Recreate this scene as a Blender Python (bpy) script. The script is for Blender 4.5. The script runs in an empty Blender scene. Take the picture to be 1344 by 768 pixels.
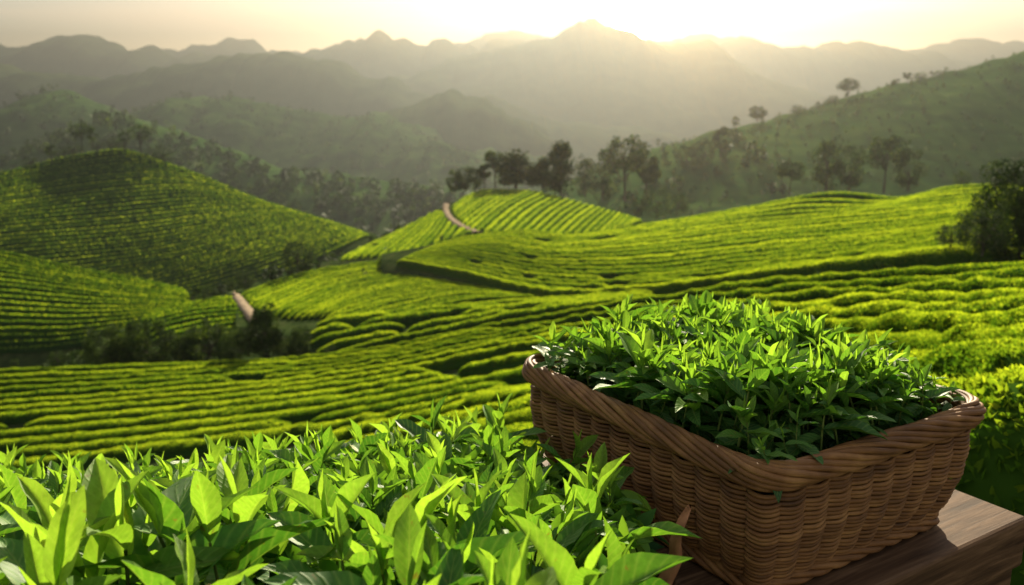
import bpy, math, random
import numpy as np
from mathutils import Vector, Matrix

random.seed(7)
RNG = np.random.default_rng(11)
S = bpy.context.scene
COL = S.collection

# ------------------------------------------------------------------ camera
F_PX = 1200.0
PITCH = math.atan2(274.0, F_PX)
CP, SP = math.cos(PITCH), math.sin(PITCH)
cam_d = bpy.data.cameras.new('camera')
cam = bpy.data.objects.new('camera', cam_d)
COL.objects.link(cam)
cam_d.sensor_width = 36.0
cam_d.lens = 36.0 * F_PX / 1344.0
cam_d.clip_start = 0.05
cam_d.clip_end = 30000
cam.location = (0, 0, 0)
cam.rotation_euler = (math.pi / 2 - PITCH, 0, 0)
cam_d.dof.use_dof = True
cam_d.dof.focus_distance = 1.22
cam_d.dof.aperture_fstop = 6.8
S.camera = cam

# ------------------------------------------------------------------ sky, sun, exposure
SUN_AZ, SUN_EL = math.radians(7.3), math.radians(24.0)
w = bpy.data.worlds.new('World')
S.world = w
w.use_nodes = True
wt = w.node_tree
wt.nodes.clear()


def NN(t, kind, **kw):
    n = t.nodes.new(kind)
    for k, v in kw.items():
        setattr(n, k, v)
    return n


def build_world():
    L = wt.links.new
    out = NN(wt, 'ShaderNodeOutputWorld')
    sky = NN(wt, 'ShaderNodeTexSky', sky_type='NISHITA')
    sky.sun_disc = False
    sky.sun_elevation = SUN_EL
    sky.sun_rotation = SUN_AZ
    sky.air_density = 0.55
    sky.dust_density = 0.5
    sky.ozone_density = 1.0
    bg = NN(wt, 'ShaderNodeBackground')
    bg.inputs['Strength'].default_value = 0.05
    # thin evening cloud streaks, brightest warm glow round the sun on the ridge
    tc = NN(wt, 'ShaderNodeTexCoord')
    mp = NN(wt, 'ShaderNodeMapping')
    mp.inputs['Scale'].default_value = (1.6, 1.6, 16.0)
    L(tc.outputs['Generated'], mp.inputs['Vector'])
    nz = NN(wt, 'ShaderNodeTexNoise')
    nz.inputs['Scale'].default_value = 2.2
    nz.inputs['Detail'].default_value = 6
    L(mp.outputs['Vector'], nz.inputs['Vector'])
    rp = NN(wt, 'ShaderNodeMapRange')
    rp.inputs['From Min'].default_value = 0.42
    rp.inputs['From Max'].default_value = 0.72
    rp.inputs['To Min'].default_value = 0.0
    rp.inputs['To Max'].default_value = 0.75
    L(nz.outputs['Fac'], rp.inputs['Value'])
    mx = NN(wt, 'ShaderNodeMixRGB', blend_type='MIX')
    mx.inputs['Color2'].default_value = (12.5, 9.6, 6.5, 1)
    L(rp.outputs['Result'], mx.inputs['Fac'])
    wm = NN(wt, 'ShaderNodeMixRGB', blend_type='MULTIPLY')      # warm sky tint, raised overhead for front fill
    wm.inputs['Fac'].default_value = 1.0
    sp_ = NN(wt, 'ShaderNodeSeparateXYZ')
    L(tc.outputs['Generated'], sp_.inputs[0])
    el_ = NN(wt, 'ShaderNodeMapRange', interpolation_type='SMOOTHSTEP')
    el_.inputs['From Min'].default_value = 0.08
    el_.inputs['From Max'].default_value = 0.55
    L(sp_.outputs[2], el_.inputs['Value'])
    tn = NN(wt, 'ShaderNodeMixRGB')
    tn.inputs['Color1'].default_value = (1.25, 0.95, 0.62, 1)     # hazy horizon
    tn.inputs['Color2'].default_value = (2.6, 2.25, 1.85, 1)       # overhead, out of view, brightened as added front fill
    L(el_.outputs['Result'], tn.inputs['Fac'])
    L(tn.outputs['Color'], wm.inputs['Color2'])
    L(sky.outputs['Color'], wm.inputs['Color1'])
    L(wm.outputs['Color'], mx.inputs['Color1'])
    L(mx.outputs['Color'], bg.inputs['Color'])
    # the sun itself, low over the ridge, with its aureole
    va, ve = math.radians(7.3), math.radians(3.55)
    sv = (math.sin(va) * math.cos(ve), math.cos(va) * math.cos(ve), math.sin(ve))
    nrm = NN(wt, 'ShaderNodeVectorMath', operation='NORMALIZE')
    L(tc.outputs['Generated'], nrm.inputs[0])
    dt = NN(wt, 'ShaderNodeVectorMath', operation='DOT_PRODUCT')
    L(nrm.outputs['Vector'], dt.inputs[0])
    dt.inputs[1].default_value = sv
    cl = NN(wt, 'ShaderNodeMath', operation='MAXIMUM')
    cl.inputs[1].default_value = 0.0
    L(dt.outputs['Value'], cl.inputs[0])
    prev = bg
    for pw, col, st in ((30000, (1.0, 0.52, 0.15, 1), 6500.0), (1200, (1.0, 0.52, 0.15, 1), 7.0), (90, (1.0, 0.48, 0.14, 1), 0.8), (9, (1.0, 0.62, 0.36, 1), 0.25)):
        p = NN(wt, 'ShaderNodeMath', operation='POWER')
        p.inputs[1].default_value = pw
        L(cl.outputs[0], p.inputs[0])
        m = NN(wt, 'ShaderNodeMath', operation='MULTIPLY')
        m.inputs[1].default_value = st
        L(p.outputs[0], m.inputs[0])
        b = NN(wt, 'ShaderNodeBackground')
        b.inputs['Color'].default_value = col
        L(m.outputs[0], b.inputs['Strength'])
        a = NN(wt, 'ShaderNodeAddShader')
        L(prev.outputs[0], a.inputs[0])
        L(b.outputs[0], a.inputs[1])
        prev = a
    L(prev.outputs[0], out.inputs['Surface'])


build_world()
sun_d = bpy.data.lights.new('sun', 'SUN')
sun_d.energy = 5.0
sun_d.angle = math.radians(0.6)
sun_d.color = (1.0, 0.86, 0.62)
sun = bpy.data.objects.new('sun', sun_d)
COL.objects.link(sun)
sdir = Vector((math.sin(SUN_AZ) * math.cos(SUN_EL), math.cos(SUN_AZ) * math.cos(SUN_EL), math.sin(SUN_EL)))
sun.rotation_euler = sdir.to_track_quat('Z', 'Y').to_euler()
S.view_settings.view_transform = 'Standard'
S.view_settings.look = 'None'
S.view_settings.exposure = 1.62
S.view_settings.gamma = 1.0
S.view_settings.use_curve_mapping = False
S.render.engine = 'CYCLES'
S.cycles.use_denoising = True
S.cycles.max_bounces = 8
S.cycles.diffuse_bounces = 3
S.cycles.glossy_bounces = 2
S.cycles.transmission_bounces = 4
S.cycles.transparent_max_bounces = 8
S.cycles.volume_bounces = 0
S.cycles.sample_clamp_indirect = 6.0
S.cycles.caustics_reflective = False
S.cycles.caustics_refractive = False
HAZE_DENSITY = 0.00045
HAZE_G = 0.80
HAZE_COL = (0.160, 0.176, 0.180, 1)

# ------------------------------------------------------------------ helpers
def hsh(ix, iy, iz, seed):
    n = (ix.astype(np.int64) * 374761393 + iy.astype(np.int64) * 668265263 + iz.astype(np.int64) * 2147483647 + seed * 974711) & 0x7fffffff
    n = ((n ^ (n >> 13)) * 1274126177) & 0x7fffffff
    return ((n ^ (n >> 16)) & 0xffff) / 65535.0


def vnoise(p, seed=0):
    """smooth value noise of (N,3) points, -1..1"""
    i = np.floor(p)
    f = p - i
    f = f * f * (3 - 2 * f)
    i = i.astype(np.int64)
    r = 0
    for dx in (0, 1):
        wx = f[:, 0] if dx else 1 - f[:, 0]
        for dy in (0, 1):
            wy = f[:, 1] if dy else 1 - f[:, 1]
            for dz in (0, 1):
                wz = f[:, 2] if dz else 1 - f[:, 2]
                r = r + wx * wy * wz * hsh(i[:, 0] + dx, i[:, 1] + dy, i[:, 2] + dz, seed)
    return r * 2 - 1


def fbm(p, octs=4, seed=0):
    a, r, t = 1.0, 0, 0
    p = np.asarray(p, float)
    for o in range(octs):
        r = r + a * vnoise(p * (2.03 ** o) + o * 17.3, seed + o)
        t += a
        a *= 0.5
    return r / t


def pix(px, py, d):
    """points on the sight line through a photo pixel at forward distance d"""
    px, py, d = np.broadcast_arrays(np.asarray(px, float), np.asarray(py, float), np.asarray(d, float))
    u, v = (px - 672) / F_PX, (384 - py) / F_PX
    y, z = CP + v * SP, -SP + v * CP
    return np.stack([u / y * d, d, z / y * d], -1)


def mesh(name, V, faces, mat, parent=None, smooth=True, tint=None, uv=None, loc=None):
    """faces: list of int arrays, each (M,3) or (M,4); tint: per-face float; uv: per-vertex (N,2)"""
    V = np.asarray(V, float).reshape(-1, 3)
    if loc is not None:
        V = V - np.asarray(loc, float)
    if isinstance(faces, np.ndarray):
        faces = [faces]
    faces = [f for f in faces if len(f)]
    me = bpy.data.meshes.new(name)
    me.vertices.add(len(V))
    me.vertices.foreach_set('co', V.astype(np.float32).ravel())
    li = np.concatenate([f.ravel() for f in faces]).astype(np.int32)
    ct = np.concatenate([np.full(len(f), f.shape[1]) for f in faces])
    st = np.concatenate([[0], np.cumsum(ct)[:-1]]).astype(np.int32)
    me.loops.add(len(li))
    me.loops.foreach_set('vertex_index', li)
    me.polygons.add(len(ct))
    me.polygons.foreach_set('loop_start', st)
    me.polygons.foreach_set('loop_total', ct.astype(np.int32))
    me.polygons.foreach_set('use_smooth', np.full(len(ct), smooth))
    if uv is not None:
        ul = me.uv_layers.new(name='uv')
        ul.data.foreach_set('uv', np.asarray(uv, np.float32)[li].ravel())
    if tint is not None:
        at = me.attributes.new('tint', 'FLOAT', 'FACE')
        at.data.foreach_set('value', np.asarray(tint, np.float32))
    me.update(calc_edges=True)
    me.validate()
    if mat is not None:
        me.materials.append(mat)
    o = bpy.data.objects.new(name, me)
    COL.objects.link(o)
    if loc is not None:
        o.location = tuple(float(c) for c in loc)
    if parent is not None:
        o.parent = parent
    return o


def thing(name, label, cat, loc=(0, 0, 0), group=None):
    o = bpy.data.objects.new(name, None)
    COL.objects.link(o)
    o.location = tuple(float(c) for c in loc)
    o.empty_display_size = 0.1
    tag(o, label, cat, group)
    return o


def tag(o, label=None, cat=None, group=None, kind=None):
    if label:
        o['label'] = label
    if cat:
        o['category'] = cat
    if group:
        o['group'] = group
    if kind:
        o['kind'] = kind
    return o


def dup(root, label=None):
    r = root.copy()
    COL.objects.link(r)
    if label:
        r['label'] = label
    for ch in root.children:
        c = ch.copy()
        COL.objects.link(c)
        c.parent = r
    return r


def grid_faces(nu, nv, off=0, close_v=False):
    """vertices index = iu*nv+iv"""
    iu, iv = np.meshgrid(np.arange(nu - 1), np.arange(nv if close_v else nv - 1), indexing='ij')
    iv2 = (iv + 1) % nv
    return np.stack([iu * nv + iv, (iu + 1) * nv + iv, (iu + 1) * nv + iv2, iu * nv + iv2], -1).reshape(-1, 4) + off


class Buf:
    def __init__(s):
        s.v, s.q, s.t, s.tq, s.tt, s.uv, s.n = [], [], [], [], [], [], 0

    def add(s, V, quads=None, tris=None, tint=0.5, uv=None):
        V = np.asarray(V, float).reshape(-1, 3)
        s.v.append(V)
        s.uv.append(np.zeros((len(V), 2)) if uv is None else uv)
        if quads is not None and len(quads):
            s.q.append(np.asarray(quads) + s.n)
            s.tq.append(np.broadcast_to(np.asarray(tint, float), (len(quads),)) if np.ndim(tint) < 1 or len(tint) == len(quads) else tint)
        if tris is not None and len(tris):
            s.t.append(np.asarray(tris) + s.n)
            s.tt.append(np.broadcast_to(np.asarray(tint, float), (len(tris),)))
        s.n += len(V)

    def build(s, name, mat, parent=None, smooth=True, loc=None):
        f, ti = [], []
        if s.q:
            f.append(np.concatenate(s.q)); ti.append(np.concatenate(s.tq))
        if s.t:
            f.append(np.concatenate(s.t)); ti.append(np.concatenate(s.tt))
        return mesh(name, np.concatenate(s.v), f, mat, parent, smooth, np.concatenate(ti), np.concatenate(s.uv), loc)


def norm(a):
    return a / np.maximum(np.linalg.norm(a, axis=-1, keepdims=True), 1e-9)


def tube(P, R, k=6, closed=False, tint=0.5, buf=None, cap=True):
    P = np.asarray(P, float)
    n = len(P)
    R = np.broadcast_to(np.asarray(R, float), (n,))
    T = norm(np.roll(P, -1, 0) - np.roll(P, 1, 0)) if closed else norm(np.gradient(P, axis=0))
    ref = np.array([0, 0, 1.0]) if abs(T[:, 2]).mean() < 0.8 else np.array([1.0, 0, 0])
    A = norm(np.cross(T, ref))
    B = np.cross(T, A)
    an = np.arange(k) / k * 2 * math.pi
    V = P[:, None] + R[:, None, None] * (np.cos(an)[None, :, None] * A[:, None] + np.sin(an)[None, :, None] * B[:, None])
    if closed:
        V = np.concatenate([V, V[:1]], 0)
        n += 1
    q = grid_faces(n, k, close_v=True)
    V = V.reshape(-1, 3)
    uv = np.stack([np.repeat(np.linspace(0, 1, n), k), np.tile(an, n)], -1)
    if not closed and cap:
        tr = []
        V = np.concatenate([V, P[:1], P[-1:]])
        uv = np.concatenate([uv, uv[:1], uv[-1:]])
        for j in range(k):
            tr.append((n * k, (j + 1) % k, j))
            tr.append((n * k + 1, (n - 1) * k + j, (n - 1) * k + (j + 1) % k))
        buf.add(V, q, tr, tint, uv)
    else:
        buf.add(V, q, None, tint, uv)


# leaf templates: (s along, w across)
def leaf_template(nl, nw):
    s = np.linspace(0, 1, nl)
    ww = np.linspace(-1, 1, nw)
    Sg, Wg = np.meshgrid(s, ww, indexing='ij')
    return Sg.ravel(), Wg.ravel(), grid_faces(nl, nw)


LT = {'hi': leaf_template(11, 7), 'mid': leaf_template(6, 3), 'low': leaf_template(4, 3)}


def leaves(buf, P, D, N, L, Wd, curl, fold, tint, lod='mid', wave=0.0):
    P, D, N = (np.asarray(a, float).reshape(-1, 3) for a in (P, D, N))
    n = len(P)
    L, Wd, curl, fold, tint = (np.broadcast_to(np.asarray(a, float), (n,)) for a in (L, Wd, curl, fold, tint))
    D = norm(D)
    Sd = norm(np.cross(D, N))
    N = np.cross(Sd, D)
    s, wv, q = LT[lod]
    prof = (np.clip(s, 0, 1) ** 0.75) * (np.clip(1 - s, 0, 1) ** 0.95) / 0.315
    prof = np.minimum(prof, 1.05) * 0.5 + 0.02 * (1 - s)
    c = np.where(abs(curl) < 1e-3, 1e-3, curl)[:, None]
    xs = L[:, None] * np.sin(c * s) / c
    zs = -L[:, None] * (1 - np.cos(c * s)) / c
    aw = abs(wv)
    half = Wd[:, None] * prof
    zz = half * aw * np.sin(fold)[:, None]
    yy = half * wv * np.cos(fold)[:, None]
    if wave > 0:
        ph = RNG.uniform(0, 6.28, (n, 1))
        zz = zz + wave * L[:, None] * np.sin(s * RNG.uniform(7, 13, (n, 1)) + ph + np.sign(wv) * 1.3) * aw ** 2 * (s * (1 - s) * 4)
    th = c * s
    dx, dz = np.cos(th), -np.sin(th)  # tangent
    V = P[:, None] + D[:, None] * (xs - dz * 0 + zz * np.sin(th))[..., None] + N[:, None] * (zs + zz * np.cos(th))[..., None] + Sd[:, None] * yy[..., None]
    m = len(s)
    Q = (np.arange(n)[:, None, None] * m + q[None]).reshape(-1, 4)
    uv = np.tile(np.stack([s, wv * 0.5 + 0.5], -1), (n, 1))
    buf.add(V, Q, None, np.repeat(tint, len(q)), uv)


def rhombs(P, D, N, L, Wd):
    """cheap leaf: one folded quad each"""
    D = norm(D)
    Sd = norm(np.cross(D, N))
    N = np.cross(Sd, D)
    L, Wd = L[:, None], Wd[:, None]
    V = np.stack([P, P + D * L * 0.45 + Sd * Wd * 0.5 + N * Wd * 0.12, P + D * L, P + D * L * 0.45 - Sd * Wd * 0.5 + N * Wd * 0.12], 1)
    return V.reshape(-1, 3), np.arange(len(P) * 4).reshape(-1, 4)


# ------------------------------------------------------------------ materials
def mat_new(name):
    m = bpy.data.materials.new(name)
    m.use_nodes = True
    t = m.node_tree
    t.nodes.clear()
    o = NN(t, 'ShaderNodeOutputMaterial')
    return m, t, o


def ramp(t, stops):
    r = NN(t, 'ShaderNodeValToRGB')
    e = r.color_ramp.elements
    e[0].position, e[0].color = stops[0][0], (*stops[0][1], 1)
    e[1].position, e[1].color = stops[-1][0], (*stops[-1][1], 1)
    for p, c in stops[1:-1]:
        x = e.new(p)
        x.color = (*c, 1)
    return r


def leaf_mat(name, stops, trans, rough=0.4, spec=0.5, veins=False, tl_gain=(1.25, 1.28, 0.5)):
    m, t, o = mat_new(name)
    L = t.links.new
    at = NN(t, 'ShaderNodeAttribute', attribute_name='tint')
    r = ramp(t, stops)
    oi = NN(t, 'ShaderNodeObjectInfo')
    md = NN(t, 'ShaderNodeMath', operation='MULTIPLY_ADD')
    md.inputs[1].default_value = 0.22
    md.inputs[2].default_value = -0.11
    L(oi.outputs['Random'], md.inputs[0])
    ad = NN(t, 'ShaderNodeMath', operation='ADD')
    L(at.outputs['Fac'], ad.inputs[0])
    L(md.outputs[0], ad.inputs[1])
    L(ad.outputs[0], r.inputs['Fac'])
    col = r.outputs['Color']
    pb = NN(t, 'ShaderNodeBsdfPrincipled')
    pb.inputs['Roughness'].default_value = rough
    pb.inputs['Specular IOR Level'].default_value = spec
    tl = NN(t, 'ShaderNodeBsdfTranslucent')
    if veins:
        uv = NN(t, 'ShaderNodeUVMap')
        sx = NN(t, 'ShaderNodeSeparateXYZ')
        L(uv.outputs[0], sx.inputs[0])

        def M(op, a, b=None, c=None):
            n = NN(t, 'ShaderNodeMath', operation=op)
            for i, x in enumerate((a, b, c)):
                if x is None:
                    continue
                if isinstance(x, (int, float)):
                    n.inputs[i].default_value = x
                else:
                    L(x, n.inputs[i])
            return n.outputs[0]
        wv = M('ABSOLUTE', M('MULTIPLY_ADD', sx.outputs[1], 2.0, -1.0))
        mid = M('SUBTRACT', 1.0, M('MINIMUM', M('DIVIDE', wv, 0.10), 1.0))
        ph = M('MULTIPLY_ADD', M('SUBTRACT', sx.outputs[0], M('MULTIPLY', wv, 0.16)), 62.0, 0.0)
        sv = M('POWER', M('MULTIPLY_ADD', M('SINE', ph), 0.5, 0.5), 5.0)
        sv = M('MULTIPLY', sv, 0.45)
        vv = M('MAXIMUM', mid, sv)
        mxc = NN(t, 'ShaderNodeMixRGB', blend_type='MIX')
        mxc.inputs['Color2'].default_value = (0.30, 0.42, 0.10, 1)
        L(M('MULTIPLY', vv, 0.38), mxc.inputs['Fac'])
        nzl = NN(t, 'ShaderNodeTexNoise')
        nzl.inputs['Scale'].default_value = 45
        hs = NN(t, 'ShaderNodeHueSaturation')
        L(M('MULTIPLY_ADD', nzl.outputs['Fac'], 0.6, 0.70), hs.inputs['Value'])
        L(col, hs.inputs['Color'])
        nzs = NN(t, 'ShaderNodeTexNoise')          # old scars and brown flecks
        nzs.inputs['Scale'].default_value = 19
        nzs.inputs['Detail'].default_value = 4
        sc_ = NN(t, 'ShaderNodeMixRGB', blend_type='MIX')
        sc_.inputs['Color2'].default_value = (0.16, 0.11, 0.03, 1)
        fl_ = NN(t, 'ShaderNodeMapRange')
        fl_.inputs['From Min'].default_value = 0.66
        fl_.inputs['From Max'].default_value = 0.72
        fl_.inputs['To Max'].default_value = 0.7
        L(nzs.outputs['Fac'], fl_.inputs['Value'])
        L(fl_.outputs['Result'], sc_.inputs['Fac'])
        L(hs.outputs['Color'], sc_.inputs['Color1'])
        L(sc_.outputs['Color'], mxc.inputs['Color1'])
        col = mxc.outputs['Color']
        bp = NN(t, 'ShaderNodeBump')
        bp.inputs['Strength'].default_value = 0.55
        bp.inputs['Distance'].default_value = 0.0012
        bp.invert = True
        L(vv, bp.inputs['Height'])
        L(bp.outputs['Normal'], pb.inputs['Normal'])
    L(col, pb.inputs['Base Color'])
    gn = NN(t, 'ShaderNodeMixRGB', blend_type='MULTIPLY')
    gn.inputs['Fac'].default_value = 1.0
    gn.inputs['Color2'].default_value = (*tl_gain, 1)
    L(col, gn.inputs['Color1'])
    L(gn.outputs['Color'], tl.inputs['Color'])
    mx = NN(t, 'ShaderNodeMixShader')
    tf = NN(t, 'ShaderNodeMath', operation='MULTIPLY_ADD')      # old blades are thick, young ones let light through
    tf.inputs[1].default_value = trans * 0.95
    tf.inputs[2].default_value = trans * 0.30
    tf.use_clamp = True
    L(ad.outputs[0], tf.inputs[0])
    L(tf.outputs[0], mx.inputs[0])
    L(pb.outputs[0], mx.inputs[1])
    L(tl.outputs[0], mx.inputs[2])
    L(mx.outputs[0], o.inputs['Surface'])
    return m


def noise_mat(name, stops, scale, rough=0.9, bump=0.0, bdist=0.05, detail=6, stretch=(1, 1, 1), spec=0.0, coord='Object'):
    m, t, o = mat_new(name)
    L = t.links.new
    tc = NN(t, 'ShaderNodeTexCoord')
    mp = NN(t, 'ShaderNodeMapping')
    mp.inputs['Scale'].default_value = stretch
    L(tc.outputs[coord], mp.inputs['Vector'])
    nz = NN(t, 'ShaderNodeTexNoise')
    nz.inputs['Scale'].default_value = scale
    nz.inputs['Detail'].default_value = detail
    L(mp.outputs['Vector'], nz.inputs['Vector'])
    r = ramp(t, stops)
    L(nz.outputs['Fac'], r.inputs['Fac'])
    pb = NN(t, 'ShaderNodeBsdfPrincipled')
    pb.inputs['Roughness'].default_value = rough
    pb.inputs['Specular IOR Level'].default_value = spec
    L(r.outputs['Color'], pb.inputs['Base Color'])
    if bump:
        b = NN(t, 'ShaderNodeBump')
        b.inputs['Strength'].default_value = bump
        b.inputs['Distance'].default_value = bdist
        L(nz.outputs['Fac'], b.inputs['Height'])
        L(b.outputs['Normal'], pb.inputs['Normal'])
    L(pb.outputs[0], o.inputs['Surface'])
    return m


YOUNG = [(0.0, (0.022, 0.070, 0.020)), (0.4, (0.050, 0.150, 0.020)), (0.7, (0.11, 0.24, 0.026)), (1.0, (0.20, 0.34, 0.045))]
M_LEAF = leaf_mat('tea_leaf_blade', YOUNG, 0.50, 0.54, 0.22, veins=True)
M_LEAF_IN = leaf_mat('tea_leaf_dense', YOUNG, 0.46, 0.6, 0.12)
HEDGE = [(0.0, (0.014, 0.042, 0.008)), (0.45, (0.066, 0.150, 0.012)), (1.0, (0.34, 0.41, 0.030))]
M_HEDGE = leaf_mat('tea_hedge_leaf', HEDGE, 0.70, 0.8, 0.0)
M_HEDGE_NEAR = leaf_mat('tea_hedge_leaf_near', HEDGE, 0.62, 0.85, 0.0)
M_TREE = leaf_mat('tree_leaf', [(0.0, (0.012, 0.028, 0.008)), (0.6, (0.032, 0.062, 0.012)), (1.0, (0.10, 0.15, 0.020))], 0.20, 0.75, 0.05)
M_STEM = noise_mat('green_stem', [(0.3, (0.06, 0.10, 0.02)), (0.7, (0.13, 0.17, 0.04))], 60, 0.6)
M_BARK = noise_mat('bark', [(0.3, (0.026, 0.022, 0.017)), (0.7, (0.085, 0.075, 0.06))], 8, 0.95, 0.5, 0.03, stretch=(1, 1, 0.25))
M_SOIL = noise_mat('field_soil', [(0.3, (0.014, 0.026, 0.008)), (0.55, (0.026, 0.042, 0.012)), (0.75, (0.048, 0.050, 0.022))], 0.9, 0.95, 0.4, 0.1)
M_GROUND = noise_mat('valley_ground', [(0.3, (0.014, 0.028, 0.008)), (0.6, (0.028, 0.048, 0.014)), (0.8, (0.05, 0.07, 0.02))], 0.12, 0.95, 0.5, 0.6)
M_HILL = noise_mat('hill_scrub', [(0.3, (0.018, 0.040, 0.012)), (0.5, (0.032, 0.066, 0.018)), (0.75, (0.058, 0.095, 0.025))], 0.05, 0.95, 0.8, 2.0, detail=9)
M_FAR = noise_mat('far_forest', [(0.3, (0.018, 0.032, 0.014)), (0.7, (0.045, 0.065, 0.026))], 0.02, 0.95, 0.8, 6.0, detail=9)
M_PATH = noise_mat('path_earth', [(0.3, (0.15, 0.12, 0.08)), (0.7, (0.32, 0.26, 0.185))], 1.2, 0.95, 0.3, 0.05)
M_DRY = noise_mat('dry_leaf', [(0.3, (0.12, 0.055, 0.025)), (0.7, (0.27, 0.14, 0.07))], 40, 0.8, 0.5, 0.004)


def wicker_mat():
    m, t, o = mat_new('wicker_cane')
    L = t.links.new
    at = NN(t, 'ShaderNodeAttribute', attribute_name='tint')
    tc = NN(t, 'ShaderNodeTexCoord')
    n1 = NN(t, 'ShaderNodeTexNoise')
    n1.inputs['Scale'].default_value = 26
    n1.inputs['Detail'].default_value = 5
    L(tc.outputs['Object'], n1.inputs['Vector'])
    uv = NN(t, 'ShaderNodeUVMap')
    mp = NN(t, 'ShaderNodeMapping')
    mp.inputs['Scale'].default_value = (60, 3.2, 1)
    L(uv.outputs[0], mp.inputs['Vector'])
    n2 = NN(t, 'ShaderNodeTexNoise')
    n2.inputs['Scale'].default_value = 1.0
    n2.inputs['Detail'].default_value = 4
    L(mp.outputs['Vector'], n2.inputs['Vector'])
    a = NN(t, 'ShaderNodeMath', operation='MULTIPLY_ADD')
    a.inputs[1].default_value = 0.55
    L(n1.outputs['Fac'], a.inputs[0])
    b = NN(t, 'ShaderNodeMath', operation='MULTIPLY_ADD')
    b.inputs[1].default_value = 0.45
    b.inputs[2].default_value = -0.45
    L(at.outputs['Fac'], b.inputs[0])
    L(b.outputs[0], a.inputs[2])
    c = NN(t, 'ShaderNodeMath', operation='MULTIPLY_ADD')
    c.inputs[1].default_value = 0.55
    L(n2.outputs['Fac'], c.inputs[0])
    L(a.outputs[0], c.inputs[2])
    r = ramp(t, [(0.05, (0.026, 0.011, 0.004)), (0.38, (0.150, 0.070, 0.021)), (0.65, (0.31, 0.170, 0.056)), (0.95, (0.52, 0.34, 0.14))])
    L(c.outputs[0], r.inputs['Fac'])
    pb = NN(t, 'ShaderNodeBsdfPrincipled')
    pb.inputs['Roughness'].default_value = 0.6
    pb.inputs['Specular IOR Level'].default_value = 0.3
    L(r.outputs['Color'], pb.inputs['Base Color'])
    bp = NN(t, 'ShaderNodeBump')
    bp.inputs['Strength'].default_value = 0.4
    bp.inputs['Distance'].default_value = 0.0012
    L(n2.outputs['Fac'], bp.inputs['Height'])
    L(bp.outputs['Normal'], pb.inputs['Normal'])
    L(pb.outputs[0], o.inputs['Surface'])
    return m


def wood_mat():
    m, t, o = mat_new('dark_wood')
    L = t.links.new
    tc = NN(t, 'ShaderNodeTexCoord')
    mp = NN(t, 'ShaderNodeMapping')
    mp.inputs['Scale'].default_value = (1.0, 16.0, 16.0)
    L(tc.outputs['Object'], mp.inputs['Vector'])
    n1 = NN(t, 'ShaderNodeTexNoise')
    n1.inputs['Scale'].default_value = 4.5
    n1.inputs['Detail'].default_value = 9
    n1.inputs['Roughness'].default_value = 0.65
    n1.inputs['Distortion'].default_value = 0.5
    L(mp.outputs['Vector'], n1.inputs['Vector'])
    r = ramp(t, [(0.30, (0.022, 0.012, 0.006)), (0.5, (0.075, 0.043, 0.022)), (0.74, (0.17, 0.105, 0.056))])
    L(n1.outputs['Fac'], r.inputs['Fac'])
    pb = NN(t, 'ShaderNodeBsdfPrincipled')
    pb.inputs['Roughness'].default_value = 0.7
    pb.inputs['Specular IOR Level'].default_value = 0.12
    L(r.outputs['Color'], pb.inputs['Base Color'])
    bp = NN(t, 'ShaderNodeBump')
    bp.inputs['Strength'].default_value = 0.5
    bp.inputs['Distance'].default_value = 0.002
    L(n1.outputs['Fac'], bp.inputs['Height'])
    L(bp.outputs['Normal'], pb.inputs['Normal'])
    L(pb.outputs[0], o.inputs['Surface'])
    return m


M_WICKER, M_WOOD = wicker_mat(), wood_mat()

# ------------------------------------------------------------------ tea fields: slopes traced as curves of (pixel, pixel, distance)
GROUND_PTS = []


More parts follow.
